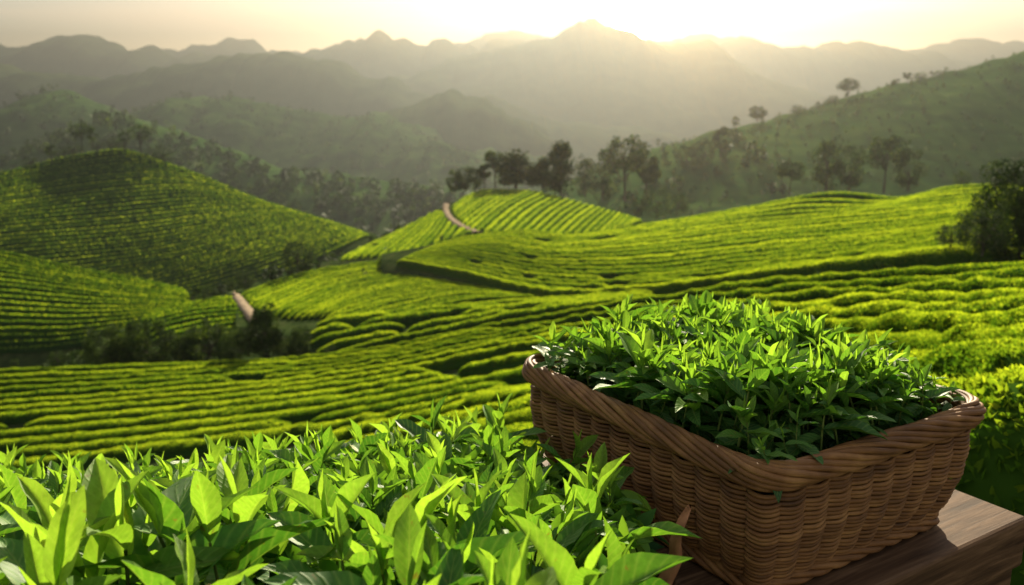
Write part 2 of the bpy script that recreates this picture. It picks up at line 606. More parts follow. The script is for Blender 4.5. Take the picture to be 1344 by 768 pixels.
class Field:
    """a hillside given by curves from its foot to its crest; depth(px,py) reads the distance of a point on it"""
    def __init__(s, curves, drop, back=12.0, backdrop=8.0, foot=6.0, footdrop=3.0, x0=None, x1=None, nu=90, sm=36):
        s.sm = sm
        s.c = [np.array(c, float) for c in curves]
        s.drop = drop
        s.x0 = x0 if x0 is not None else min(c[0, 0] for c in s.c)
        s.x1 = x1 if x1 is not None else max(c[-1, 0] for c in s.c)
        s.back, s.backdrop, s.foot, s.footdrop, s.nu = back, backdrop, foot, footdrop, nu
        # smooth table over px
        s.tx = np.linspace(s.x0, s.x1, s.nu)
        s.py = np.stack([s._sm(c[:, 0], c[:, 1]) for c in s.c])
        s.d = np.stack([s._sm(c[:, 0], c[:, 2]) for c in s.c])

    def _sm(s, x, y):
        tx = s.tx
        r = np.interp(tx, x, y)
        k = max(2, len(tx) // s.sm)
        pad = np.concatenate([2 * r[0] - r[1:k + 1][::-1], r, 2 * r[-1] - r[-k - 1:-1][::-1]])
        g = np.exp(-np.linspace(-2, 2, 2 * k + 1) ** 2)
        return np.convolve(pad, g / g.sum(), 'valid')

    def depth(s, px, py):
        px, py = np.atleast_1d(np.asarray(px, float)), np.atleast_1d(np.asarray(py, float))
        out = np.empty(len(px))
        K = len(s.c)
        for i, (a, b) in enumerate(zip(px, py)):
            ys = np.array([np.interp(a, s.tx, s.py[k]) for k in range(K)])
            ds = np.array([np.interp(a, s.tx, s.d[k]) for k in range(K)])
            yy = -ys
            m = np.gradient(ds, yy) if K > 2 else np.full(K, (ds[1] - ds[0]) / (yy[1] - yy[0]))
            q = min(max(-b, yy[0]), yy[-1])
            j = min(max(np.searchsorted(yy, q) - 1, 0), K - 2)
            h = yy[j + 1] - yy[j]
            t = (q - yy[j]) / h
            out[i] = ((2 * t**3 - 3 * t**2 + 1) * ds[j] + (t**3 - 2 * t**2 + t) * h * m[j] + (-2 * t**3 + 3 * t**2) * ds[j + 1] + (t**3 - t**2) * h * m[j + 1])
        return out

    def surf(s, px, py):
        p = pix(px, py, s.depth(px, py))
        p[:, 2] -= s.drop
        return p

    def build(s, name, mat=None, nv=26):
        rows = []
        for a in s.tx:
            ys = np.array([np.interp(a, s.tx, s.py[k]) for k in range(len(s.c))])
            tt = np.linspace(ys[0], ys[-1], nv)
            P = s.surf(np.full(nv, a), tt)
            f = P[0].copy()
            pre = []
            for t in (1.0, 0.5):
                g = f.copy(); g[1] -= s.foot * t; g[0] *= g[1] / f[1] if f[1] > 1 else 1; g[2] -= s.footdrop * t ** 1.3; pre.append(g)
            c = P[-1]
            post = []
            for t in (0.15, 0.4, 0.7, 1.0):
                g = c.copy(); g[1] += s.back * t; g[0] *= g[1] / c[1]; g[2] -= s.backdrop * t ** 1.6; post.append(g)
            rows.append(np.vstack([pre, P, post]))
        G = np.array(rows)
        GROUND_PTS.append(G[::3, 2:2 + nv:4].reshape(-1, 3))
        o = mesh(name, G, grid_faces(G.shape[0], G.shape[1]), mat or M_SOIL)
        tag(o, kind='structure')
        return o


def spl(P, n):
    """Catmull-Rom through control points, n samples"""
    P = np.asarray(P, float)
    t = np.linspace(0, len(P) - 1, n)
    i = np.clip(t.astype(int), 0, len(P) - 2)
    f = (t - i)[:, None]
    Q = np.vstack([2 * P[0] - P[1], P, 2 * P[-1] - P[-2]])
    a, b, c, d = Q[i], Q[i + 1], Q[i + 2], Q[i + 3]
    return 0.5 * (2 * b + (c - a) * f + (2 * a - 5 * b + 4 * c - d) * f**2 + (3 * b - a - 3 * c + d) * f**3)


def row_loft(guides, n, samples=70):
    """guides: list of polylines (photo pixels) that are rows from first to last; returns n interpolated rows"""
    G = np.stack([spl(g, samples) for g in guides])
    out = np.stack([spl(G[:, j], n) for j in range(samples)], 1)
    return out


def hedge(P, width, height, leaf_k, label, cat, group, name='tea_hedge', nphi=9, end_taper=1.2, near=False, dens=1.0, seed=0, dark=0.0):
    """a clipped tea hedge along ground points P: a lumpy core under a skin of leaves, one mesh"""
    P = np.asarray(P, float)
    seg = np.linalg.norm(np.diff(P, axis=0), axis=1)
    cum = np.concatenate([[0], np.cumsum(seg)])
    Lt = cum[-1]
    dmean = P[:, 1].mean()
    step = max(0.18, min(0.45, dmean * 0.01)) if dmean < 100 else min(1.0, dmean * 0.006)
    n = max(6, int(Lt / step))
    sl = np.linspace(0, Lt, n)
    C = np.stack([np.interp(sl, cum, P[:, k]) for k in range(3)], -1)
    W = np.interp(sl, cum, np.broadcast_to(width, (len(P),)))
    H = np.broadcast_to(np.asarray(height, float), (n,)).copy()
    T = norm(np.gradient(C, axis=0))
    Sd = norm(np.cross(T, [0, 0, 1.0]))
    C = C + Sd * (fbm(np.stack([sl * 0.35, sl * 0 + seed, sl * 0], -1), 2, seed)[:, None] * 0.07 * W[:, None])
    tp = np.clip(np.minimum(sl, Lt - sl) / end_taper, 0.02, 1) ** 0.5
    wob = 1 + 0.10 * fbm(np.stack([sl * 0.9, sl * 0 + seed * 3.1, sl * 0], -1), 3, seed + 5)
    W = W * tp * wob
    H = H * (0.35 + 0.65 * tp) * (1 + 0.12 * fbm(np.stack([sl * 0.7, sl * 0 + seed * 1.7, sl * 0 + 9], -1), 3, seed + 9))
    if dmean < 120:
        bl = abs(np.sin(math.pi * sl / 0.95 + 2.5 * fbm(np.stack([sl * 0.4, sl * 0 + seed, sl * 0 + 4], -1), 2, seed + 2)))
        W, H = W * (0.93 + 0.09 * bl), H * (0.94 + 0.07 * bl)
    ph = np.linspace(0, math.pi, nphi)
    pe, pz = (0.6, 0.5) if dmean < 14 else (0.9, 0.75)
    cx = np.sign(np.cos(ph)) * abs(np.cos(ph)) ** pe
    cz = np.sin(ph) ** pz
    V = C[:, None] + Sd[:, None] * (W[:, None] * 0.5 * cx)[..., None]
    V[..., 2] += H[:, None] * cz * 0.93 - 0.06
    lump = fbm(V.reshape(-1, 3) * (2.4 if dmean < 30 else 1.3), 3, 3).reshape(n, nphi)
    up = np.array([0, 0, 1.0])
    nr = norm(Sd[:, None] * cx[None, :, None] + up * cz[None, :, None])
    V = V + nr * (lump * (0.12 if dmean < 60 else 0.08))[..., None]
    buf = Buf()
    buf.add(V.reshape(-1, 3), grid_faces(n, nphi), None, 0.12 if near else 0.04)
    # leaves
    ls = leaf_k
    A = (W.mean() + 1.5 * H.mean()) * Lt
    m = int(dens * 1.15 * A / (ls * ls * 0.45))
    if m > 4:
        ui = RNG.uniform(0, n - 1.001, m)
        lo = 0.0 if near else 0.13
        vi = RNG.uniform(lo * (nphi - 1), (1 - lo) * (nphi - 1) - 0.001, m)
        i, j = ui.astype(int), vi.astype(int)
        fu, fv = (ui - i)[:, None], (vi - j)[:, None]
        B = (V[i, j] * (1 - fu) + V[i + 1, j] * fu) * (1 - fv) + (V[i, j + 1] * (1 - fu) + V[i + 1, j + 1] * fu) * fv
        nn = norm(nr[i, j] * (1 - fv) + nr[i, j + 1] * fv)
        rn = norm(RNG.normal(size=(m, 3)))
        D = norm(nn * 0.75 + rn * 0.75 + up * 0.35)
        Nn = norm(nn * 0.5 + up * 0.3 + norm(RNG.normal(size=(m, 3))) * 0.8)
        ll = ls * RNG.uniform(0.7, 1.35, m) * (1.25 if near else 1.0)
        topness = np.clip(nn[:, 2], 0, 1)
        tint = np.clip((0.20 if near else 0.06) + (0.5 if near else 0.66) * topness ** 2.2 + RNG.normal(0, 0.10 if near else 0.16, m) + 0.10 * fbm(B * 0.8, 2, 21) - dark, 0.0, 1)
        B = B - D * ll[:, None] * 0.35
        if near:
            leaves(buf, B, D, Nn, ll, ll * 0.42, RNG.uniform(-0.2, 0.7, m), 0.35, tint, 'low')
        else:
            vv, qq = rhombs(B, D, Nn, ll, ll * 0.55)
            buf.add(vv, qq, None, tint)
    base = C[n // 2].copy()
    o = buf.build(name, M_HEDGE_NEAR if near else M_HEDGE, loc=base)
    tag(o, label, cat, group)
    return o


HEDGE_N = [0]


def plant_rows(field, rows, label, group, leafscale=0.0028, leafmin=0.06, wfac=0.72, wmax=1.5, height=0.75, breaks=0.0, keep=None, labeler=None, nphi=9, dens=1.0, minlen=3.0, hfac=None, dark=0.0):
    """rows (n, samples, 2) of pixels; breaks: chance per row of being cut in pieces; keep(k) -> (u0,u1)"""
    n = len(rows)
    P3 = [field.surf(r[:, 0], r[:, 1]) for r in rows]
    for k in range(n):
        u0, u1 = (0.0, 1.0) if keep is None else keep(k)
        if u1 - u0 < 0.05:
            continue
        M = len(P3[k])
        # spacing to the neighbouring rows
        nb = [P3[j] for j in (k - 1, k + 1) if 0 <= j < n]
        sp = np.mean([np.linalg.norm((q - P3[k])[:, :2], axis=1) for q in nb], axis=0)
        tang = np.gradient(P3[k], axis=0)[:, :2]
        tang = norm(tang)
        lat = np.mean([abs((q - P3[k])[:, 0] * tang[:, 1] - (q - P3[k])[:, 1] * tang[:, 0]) for q in nb], axis=0)
        wd = np.clip(lat * wfac, 0.35, wmax)
        cuts = [u0, u1]
        r = random.Random(k * 131 + len(label))
        while breaks and r.random() < breaks and len(cuts) < 4:
            cuts.append(u0 + (u1 - u0) * r.uniform(0.15, 0.85))
        cuts.sort()
        pieces = []
        for a, b in zip(cuts[:-1], cuts[1:]):
            i0, i1 = int(a * (M - 1)), int(b * (M - 1)) + 1
            if b < u1:
                i1 -= 1
            if i1 - i0 < 3:
                continue
            pieces.append((i0, i1))
        for pi, (i0, i1) in enumerate(pieces):
            P = P3[k][i0:i1]
            if np.linalg.norm(np.diff(P, axis=0), axis=1).sum() < minlen:
                continue
            dm = P[:, 1].min() * 0.5 + P[:, 1].mean() * 0.5
            ls = max(leafmin, leafscale * dm)
            lb = labeler(k, pi, len(pieces)) if labeler else label
            hh = height if hfac is None else height * hfac(k)
            hedge(P, wd[i0:i1], hh, ls, lb, 'tea hedge', group, nphi=nphi, near=dm < 7.5, dens=dens, seed=k * 7 + pi, end_taper=max(0.6, min(1.5, dm * 0.03)), dark=dark)
            HEDGE_N[0] += 1


ORD = 'first second third fourth fifth sixth seventh eighth ninth tenth eleventh twelfth thirteenth fourteenth fifteenth sixteenth seventeenth eighteenth nineteenth twentieth'.split()


def piece(pi, n):
    return '' if n == 1 else (('left piece of the ', 'right piece of the ')[pi] if n == 2 else ('left piece of the ', 'middle piece of the ', 'right piece of the ')[pi])


# --- near slope behind the basket
gA = [
    [(-150, 980, 9.5), (0, 900, 8.0), (420, 800, 5.0), (690, 740, 3.2), (1000, 700, 2.3), (1344, 640, 1.75), (1500, 620, 1.6), (2100, 560, 1.2)],
    [(-150, 790, 15), (0, 760, 13), (420, 690, 9.5), (690, 620, 6.2), (1000, 560, 4.0), (1344, 495, 3.0), (1500, 480, 2.8), (2100, 432, 2.3)],
    [(-150, 620, 44), (0, 600, 41), (420, 545, 31), (690, 488, 22), (1000, 430, 13.0), (1344, 395, 8.2), (1500, 380, 7.2), (2100, 340, 5.4)],
    [(-150, 560, 52), (0, 548, 49), (420, 505, 40), (690, 452, 30), (850, 420, 23.5), (1000, 396, 17.5), (1344, 365, 11.2), (1500, 350, 10), (2100, 314, 7.6)],
    [(-150, 518, 57), (0, 512, 55), (420, 478, 46), (690, 427, 34.5), (850, 400, 28), (1000, 375, 22), (1344, 343, 14.8), (1500, 330, 13), (2100, 300, 10)],
    [(-150, 478, 61), (0, 475, 60), (120, 470, 59), (270, 465, 56), (400, 461, 51), (560, 428, 44), (700, 403, 38), (850, 378, 32), (1000, 353, 27), (1150, 334, 23), (1230, 327, 21), (1344, 322, 19.5), (1500, 312, 18), (2100, 286, 14)],
]
A = Field(gA, 0.8, back=9, backdrop=6, foot=1.6, footdrop=0.2, nu=150)
A.build('tea_slope')
guideA = [[(p[0], p[1]) for p in c] for c in (
    [(-150, 790, 15), (0, 760, 13), (420, 690, 9.5), (690, 620, 6.2), (1000, 560, 4.0), (1344, 495, 3.0), (1500, 480, 2.8)],
    [(-150, 620, 44), (0, 600, 41), (420, 545, 31), (690, 488, 22), (1000, 430, 13.0), (1344, 395, 8.2), (1500, 380, 7.2), (1900, 352, 6)],
    [(-150, 560, 52), (0, 548, 49), (420, 505, 40), (690, 452, 30), (1000, 396, 17.5), (1344, 365, 11.2), (1500, 350, 10), (1900, 325, 8)],
    [(-150, 518, 57), (0, 512, 55), (420, 478, 46), (690, 427, 34.5), (1000, 375, 22), (1344, 343, 14.8), (1500, 330, 13), (1900, 309, 10)],
    [(-150, 482, 61), (0, 479, 60), (420, 459, 51), (690, 408, 38), (1000, 356, 27), (1344, 325, 19.5), (1500, 315, 18), (1900, 296, 15)])]
# near rows, wide and tall, right behind the basket
near_rows = row_loft([
    [(420, 720), (760, 635), (1000, 552), (1180, 518), (1344, 497), (1480, 484), (1900, 452)],
    [(420, 628), (700, 552), (1000, 470), (1180, 447), (1344, 433), (1480, 420), (1900, 386)],
    [(420, 568), (700, 503), (1000, 432), (1180, 413), (1344, 404), (1480, 392), (1900, 360)]], 7, 90)
NEARL = ['tall clipped tea hedge with dark side, nearest behind the wicker basket', 'second broad tea hedge back from the right side of the basket',
         'third broad tea hedge back from the right side of the basket', 'fourth broad tea hedge back from the right side of the basket']
plant_rows(A, near_rows, '', 'tea hedges on the near slope', leafscale=0.004, leafmin=0.038, wfac=1.3, wmax=1.2, height=1.0,
           keep=lambda k: (0.0, 1.0) if k % 2 == 0 else (0.0, 0.38), hfac=lambda k: 0.90,
           labeler=lambda k, pi, n: NEARL[k // 2] if k % 2 == 0 else ORD[k // 2] + ' short tea hedge left of the basket, between two longer ones', nphi=13, dens=1.4)
rowsA = row_loft(guideA[1:], 13, 90)


def keepA(k):
    # every other row dies out where the slope narrows to the right
    if k % 2 == 1:
        return (0.0, 0.36 + 0.03 * ((k * 7) % 5))
    return (0.0, 1.0)


def labA(k, pi, n):
    return piece(pi, n) + ORD[12 - k] + ' tea hedge below the crest of the near slope'


plant_rows(A, rowsA, '', 'tea hedges on the near slope', leafscale=0.0022, leafmin=0.055, wfac=0.94, wmax=1.55, height=0.62, breaks=0.35, keep=keepA, labeler=labA, nphi=9)

# --- broad knoll in the middle right
gB = [
    [(500, 345, 92), (600, 356, 74), (720, 380, 52), (850, 376, 42), (1000, 356, 36), (1150, 338, 34), (1240, 330, 34), (1380, 325, 34)],
    [(500, 336, 94), (620, 337, 78), (720, 353, 62), (850, 352, 52), (1000, 335, 46), (1150, 318, 46), (1270, 303, 48), (1380, 300, 48)],
    [(500, 330, 96), (640, 319, 82), (720, 330, 70), (850, 325, 64), (1000, 308, 60), (1150, 295, 60), (1290, 277, 62), (1380, 275, 62)],
    [(500, 327, 98), (660, 307, 86), (740, 313, 80), (850, 303, 80), (1000, 285, 80), (1150, 272, 78), (1310, 256, 78), (1380, 256, 78)],
    [(500, 325, 100), (600, 306, 92), (690, 298, 90), (760, 303, 90), (870, 286, 95), (960, 272, 102), (1090, 249, 105), (1180, 255, 108), (1250, 241, 112), (1310, 238, 110), (1380, 240, 108)],
]
B = Field(gB, 0.75, back=16, backdrop=12, foot=5, footdrop=2.5, nu=110)
B.build('tea_knoll')
rowsB = row_loft([[(520, 339), (600, 353), (720, 378), (850, 373), (1000, 353), (1150, 335), (1235, 327), (1345, 322)],
                  [(530, 333), (620, 338), (720, 354), (850, 353), (1000, 336), (1150, 319), (1265, 303), (1350, 298)],
                  [(545, 326), (640, 321), (720, 332), (850, 327), (1000, 310), (1150, 297), (1285, 279), (1355, 275)],
                  [(570, 317), (660, 309), (740, 315), (850, 305), (1000, 287), (1150, 274), (1305, 258), (1360, 256)],
                  [(600, 308), (690, 300), (760, 305), (870, 288), (960, 274), (1090, 251), (1180, 257), (1250, 243), (1310, 240), (1365, 243)]], 19, 90)


def labB(k, pi, n):
    return piece(pi, n) + ORD[k] + ' hedge up the broad middle knoll'


plant_rows(B, rowsB, '', 'tea hedges on the broad middle knoll', leafscale=0.0017, wfac=0.67, wmax=2.3, height=0.7, breaks=0.5, labeler=labB, hfac=lambda k: 1.25 if k == 0 else 1.0)

# --- knoll left of it, diagonal rows
gC = [
    [(290, 420, 70), (330, 418, 68), (380, 430, 62), (440, 436, 57), (520, 412, 60), (600, 394, 60), (660, 388, 56), (730, 387, 51), (780, 386, 48)],
    [(290, 402, 80), (330, 402, 78), (380, 402, 74), (440, 404, 70), (520, 386, 72), (600, 378, 69), (660, 379, 62), (730, 382, 54), (780, 383, 50)],
    [(290, 390, 90), (315, 381, 95), (400, 354, 104), (500, 340, 102), (560, 346, 90), (620, 357, 78), (680, 369, 66), (730, 378, 57), (780, 380, 53)],
]
C_ = Field(gC, 0.7, x0=309, back=14, backdrop=9, foot=4, footdrop=3, nu=80)
C_.build('tea_knoll')
rowsC = row_loft([[(316, 384), (400, 356), (500, 342), (560, 348), (620, 358)],
                  [(338, 403), (410, 372), (480, 354), (560, 352), (640, 366)],
                  [(382, 411), (460, 379), (540, 364), (620, 368), (690, 377)],
                  [(425, 411), (500, 386), (580, 372), (650, 375), (725, 381)],
                  [(442, 433), (520, 410), (600, 391), (660, 386), (725, 385)]], 22, 60)
plant_rows(C_, rowsC, 'slim tea hedge in the arched rows of the knoll beside the lower path', 'tea hedges on the arched knoll', leafscale=0.0018, wfac=0.66, height=0.7)
gC2 = [
    [(340, 470, 53), (425, 466, 50.5), (500, 447, 48), (570, 432, 45.5), (660, 412, 42.5), (750, 398, 38.5), (880, 384, 35)],
    [(340, 440, 58), (425, 436, 55), (540, 417, 51), (640, 402, 48), (750, 391, 44), (880, 379, 38)],
    [(340, 420, 65), (430, 414, 61), (540, 403, 57), (640, 393, 54), (740, 386, 50), (880, 374, 41)]]
C2 = Field(gC2, 0.8, back=5, backdrop=3, foot=4, footdrop=3, x0=404)
C2.build('tea_slope')
rowsC2 = row_loft([[(425, 463), (500, 444), (570, 429), (660, 409), (750, 396), (862, 383)],
                   [(408, 440), (460, 431), (540, 416), (640, 401), (750, 390), (862, 379)],
                   [(406, 418), (430, 415), (540, 404), (640, 394), (740, 387), (862, 376)]], 5, 70)
plant_rows(C2, rowsC2, '', 'tea hedges in the dip between the knolls', leafscale=0.0020, wfac=0.7, wmax=1.7, height=0.85, breaks=0.6,
           labeler=lambda k, pi, n: piece(pi, n) + ORD[k] + ' hedge up the dip before the arched knoll')

# --- wooded-top knoll behind, split by the upper path
gD = [
    [(420, 345, 118), (470, 338, 114), (520, 333, 110), (600, 312, 108), (690, 303, 106), (760, 307, 106), (850, 292, 108), (900, 295, 108)],
    [(420, 341, 124), (470, 330, 122), (520, 316, 124), (600, 288, 132), (690, 274, 134), (760, 286, 126), (850, 288, 118), (900, 292, 114)],
    [(420, 338, 132), (445, 334, 133), (500, 309, 143), (560, 277, 152), (583, 265, 155), (610, 254, 162), (640, 244, 168), (700, 246, 166), (740, 255, 158), (780, 266, 150), (842, 283, 128), (900, 290, 120)],
]
D_ = Field(gD, 0.7, back=22, backdrop=12, foot=6, footdrop=4, nu=110)
D_.build('tea_knoll')
rowsDr = row_loft([[(593, 270), (615, 255), (638, 246)], [(599, 283), (632, 260), (666, 246)], [(624, 299), (662, 268), (702, 248)],
                   [(680, 303), (712, 275), (742, 257)], [(735, 305), (760, 283), (782, 268)], [(790, 301), (805, 287), (815, 277)], [(826, 292), (834, 288), (841, 285)]], 30, 40)
plant_rows(D_, rowsDr, 'thin slanting tea hedge on the tree topped knoll right of the upper path', 'tea hedges right of the upper path', leafscale=0.0018, wfac=0.64, height=0.65, nphi=7, minlen=2)
rowsDl = row_loft([[(449, 337), (475, 323), (502, 311)], [(474, 335), (510, 312), (542, 290)], [(504, 333), (540, 305), (572, 274)],
                   [(535, 328), (562, 302), (582, 276)], [(573, 316), (584, 302), (592, 289)], [(606, 305), (612, 302), (619, 299)]], 15, 40)
plant_rows(D_, rowsDl, 'thin slanting tea hedge on the shaded flank left of the upper path', 'tea hedges left of the upper path', leafscale=0.0018, wfac=0.64, height=0.65, nphi=7, minlen=2)

# --- low shoulder below the lower path
gG = [
    [(120, 470, 76), (220, 450, 76), (280, 440, 74), (345, 425, 70), (380, 425, 68)],
    [(120, 440, 92), (220, 420, 90), (280, 412, 84), (345, 404, 76), (380, 404, 74)],
    [(120, 432, 108), (190, 405, 106), (250, 392, 101), (305, 382, 96), (345, 385, 92), (380, 390, 88)]]
G_ = Field(gG, 0.7, x1=344, back=10, backdrop=8, foot=4, footdrop=3)
G_.build('tea_shoulder')
rowsG = row_loft([[(190, 408), (250, 395), (308, 386)], [(185, 420), (250, 404), (318, 397)], [(190, 436), (260, 420), (332, 412)], [(230, 448), (290, 436), (340, 424)]], 10, 40)
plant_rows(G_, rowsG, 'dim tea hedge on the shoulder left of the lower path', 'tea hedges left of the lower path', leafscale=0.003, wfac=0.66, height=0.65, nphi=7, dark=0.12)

# --- dark spur at the far left
gF = [
    [(-160, 500, 90), (0, 492, 92), (100, 486, 93), (200, 460, 95), (262, 430, 98), (300, 420, 98)],
    [(-160, 400, 103), (0, 405, 103), (100, 410, 103), (200, 405, 103), (262, 398, 104), (300, 400, 104)],
    [(-160, 300, 128), (-60, 314, 127), (0, 325, 126), (60, 338, 124), (100, 347, 122), (180, 362, 117), (245, 376, 112), (300, 388, 108)]]
F_ = Field(gF, 0.7, back=14, backdrop=12, foot=5, footdrop=5)
F_.build('tea_spur')
rowsF = row_loft([[(-140, 304), (0, 328), (100, 350), (180, 364), (245, 378)], [(-140, 345), (0, 358), (100, 372), (190, 383), (250, 388)],
                  [(-140, 400), (0, 402), (100, 406), (180, 404), (240, 402)], [(-140, 460), (0, 455), (80, 450), (150, 436), (215, 418)]], 19, 50)
plant_rows(F_, rowsF, 'dark tea hedge on the low spur at the far left', 'tea hedges on the low left spur', leafscale=0.0022, wfac=0.64, height=0.65, nphi=7, dens=0.8, dark=0.08)

# --- big round hill on the left
gE = [
    [(-160, 400, 180), (0, 400, 177), (100, 402, 175), (200, 402, 172), (300, 398, 168), (400, 372, 164), (450, 350, 160), (520, 330, 156)],
    [(-160, 310, 208), (0, 305, 209), (100, 305, 207), (200, 308, 201), (300, 320, 192), (400, 325, 180), (450, 320, 170), (520, 322, 161)],
    [(-160, 250, 254), (0, 223, 258), (62, 211, 258), (103, 198, 256), (156, 191, 252), (187, 196, 248), (225, 211, 243), (265, 225, 238), (330, 252, 226), (400, 275, 208), (480, 299, 186), (520, 312, 174)]]
E_ = Field(gE, 0.7, sm=14, back=50, backdrop=30, foot=12, footdrop=8, nu=110)
E_.build('tea_hill')
rowsE = row_loft([[(-150, 250), (0, 226), (80, 207), (156, 196), (200, 206)], [(-150, 268), (0, 246), (110, 228), (200, 222), (268, 229)],
                  [(-150, 290), (0, 272), (130, 256), (240, 248), (332, 257)], [(-150, 315), (0, 300), (150, 288), (270, 275), (376, 271)],
                  [(-80, 345), (40, 330), (190, 316), (310, 294), (411, 281)], [(20, 370), (110, 358), (240, 336), (340, 308), (441, 289)],
                  [(120, 385), (200, 370), (290, 346), (370, 322), (466, 298)], [(230, 392), (290, 380), (360, 358), (410, 338), (484, 305)]], 44, 60)
plant_rows(E_, rowsE, 'faint contour row of tea on the big round hill at left', 'tea rows on the big round hill', leafscale=0.0020, wfac=0.66, wmax=2.0, height=0.75, nphi=5, dens=0.55, dark=0.05)
print('hedges', HEDGE_N[0])


# --- earth paths
def path(name, pts, field, width):
    P = spl(pts, 30)
    c = field.surf(P[:, 0], P[:, 1])
    c[:, 2] += 0.35
    T = norm(np.gradient(c, axis=0))
    sd = norm(np.cross(T, [0, 0, 1.0]))
    wv = np.broadcast_to(width, (30,))[:, None]
    V = np.stack([c - sd * wv + [0, 0, -0.5], c - sd * wv * 0.8, c + sd * wv * 0.8, c + sd * wv + [0, 0, -0.5]], 1)
    tag(mesh(name, V, grid_faces(30, 4), M_PATH), kind='structure')


path('path', [(586, 263), (585, 270), (590, 281), (604, 291), (626, 300)], D_, 0.55)
path('path', [(306, 379), (314, 387), (322, 397), (336, 413)], C_, 0.5)


# ------------------------------------------------------------------ hills and mountains
def hill(name, crest, front, zfoot, back, mat, namp, nscale, seed, nu=420, nt=46, spur=1.0, terr=None, crestamp=0.0, wood=None):
    cr = np.array(crest, float)
    xs = np.linspace(cr[0, 0], cr[-1, 0], nu)
    py = np.interp(xs, cr[:, 0], cr[:, 1])
    k = 4
    g = np.exp(-np.linspace(-1.6, 1.6, 2 * k + 1) ** 2); g /= g.sum()
    pad = np.concatenate([2 * py[0] - py[1:k + 1][::-1], py, 2 * py[-1] - py[-k - 1:-1][::-1]])
    py = np.convolve(pad, g, 'valid')
    d = np.interp(xs, cr[:, 0], cr[:, 2])
    C = pix(xs, py, d)
    qn = np.stack([C[:, 0] / nscale * 2.6, C[:, 1] * 0, C[:, 0] * 0], -1)
    C[:, 2] += crestamp * 2.6 * (1.6 * (0.35 - abs(fbm(qn, 4, seed + 3))) + 0.5 * fbm(qn * 5, 3, seed + 4))
    t = np.concatenate([np.linspace(-1, 0, nt), np.linspace(0, 1, nt // 3)[1:]])
    Y = np.where(t < 0, t * front, t * back)
    drop = np.where(t < 0, 0.5 - 0.5 * np.cos(np.clip(-t, 0, 1) * math.pi), 0.5 - 0.5 * np.cos(t * math.pi))
    drop = 0.55 * drop + 0.45 * abs(t) ** 1.15
    V = np.empty((nu, len(t), 3))
    V[..., 1] = C[:, 1][:, None] + Y[None]
    V[..., 0] = C[:, 0][:, None] * (1 + 0.15 * (V[..., 1] / C[:, 1][:, None] - 1))
    V[..., 2] = C[:, 2][:, None] + (zfoot - C[:, 2])[:, None] * drop[None]
    q = V.reshape(-1, 3)
    # spurs and gullies run down the slope
    n1 = 1 - 2 * abs(fbm(np.stack([q[:, 0] / nscale, q[:, 1] / nscale * 0.35, q[:, 0] * 0 + seed], -1), 4, seed))
    n2 = fbm(q * np.array([1, 1, 0]) / nscale * 3.0, 4, seed + 7)
    am = (np.clip(abs(t), 0, 0.35) / 0.35) * (1 - 0.5 * np.clip(abs(t), 0, 1))
    V[..., 2] += ((n1 * spur + 0.5 * n2) * namp).reshape(nu, -1) * am[None]
    if terr:
        V[..., 2] += terr[1] * (np.sin(V[..., 2] / terr[0] * 2 * math.pi + fbm(q / 30, 2, 5).reshape(nu, -1) * 2)) * am[None]
    o = mesh(name, V, grid_faces(nu, len(t)), mat)
    tag(o, kind='structure')
    GROUND_PTS.append(V[::12, ::8].reshape(-1, 3)) if front < 300 else None
    return V


RIGHT = [(640, 300, 312), (700, 275, 328), (760, 245, 344), (830, 212, 365), (900, 188, 388), (960, 171, 402), (1050, 150, 425), (1120, 128, 440), (1200, 106, 456), (1260, 93, 468), (1344, 69, 481), (1420, 46, 494), (1600, 0, 512)]
HV = hill('hill', RIGHT, 230, -62, 200, M_HILL, 3.0, 42, 4, nu=260, nt=90, terr=(2.6, 0.16), crestamp=0.7)
JV = hill('hill', [(-200, 250, 645), (0, 235, 645), (60, 190, 660), (110, 166, 675), (150, 154, 675), (200, 166, 668), (250, 185, 660), (300, 204, 645), (350, 221, 630), (420, 236, 615), (480, 245, 600), (560, 256, 585), (620, 262, 570), (760, 275, 555)], 230, -105, 220, M_HILL, 9, 85, 8, crestamp=1.3)
KV = hill('hill', [(-300, 190, 1026), (-100, 165, 1026), (0, 150, 1026), (40, 128, 1033), (85, 119, 1040), (130, 140, 1026), (170, 156, 1013), (230, 175, 999), (300, 200, 986)], 300, -120, 260, M_HILL, 14, 140, 15, crestamp=1.6)
LV = hill('hill', [(100, 175, 1188), (170, 147, 1188), (230, 135, 1188), (300, 126, 1188), (350, 138, 1181), (420, 150, 1175), (460, 156, 1169), (490, 156, 1162), (560, 182, 1125), (600, 203, 1100), (640, 218, 1075), (720, 235, 1062)], 300, -110, 250, M_HILL, 20, 120, 23, spur=1.3, crestamp=1.6)
hill('hill', [(470, 185, 1400), (515, 148, 1400), (550, 130, 1400), (590, 120, 1400), (630, 134, 1400), (670, 158, 1400), (720, 180, 1400)], 420, -140, 300, M_FAR, 26, 170, 31, nu=120, crestamp=4.4)
hill('hill', [(580, 165, 1750), (620, 135, 1750), (645, 124, 1750), (680, 140, 1750), (740, 165, 1750), (900, 185, 1700), (1050, 190, 1700)], 420, -150, 300, M_FAR, 26, 190, 37, nu=120, crestamp=4.4)
hill('hill', [(-300, 120, 1900), (-100, 100, 1900), (0, 84, 1900), (40, 100, 1900), (120, 108, 1900), (210, 100, 1900), (280, 84, 1900), (330, 76, 1900), (360, 73, 1900), (400, 80, 1900), (450, 86, 1900), (500, 106, 1880), (560, 130, 1860), (650, 160, 1840)], 560, -170, 500, M_FAR, 42, 260, 41, crestamp=6.6)
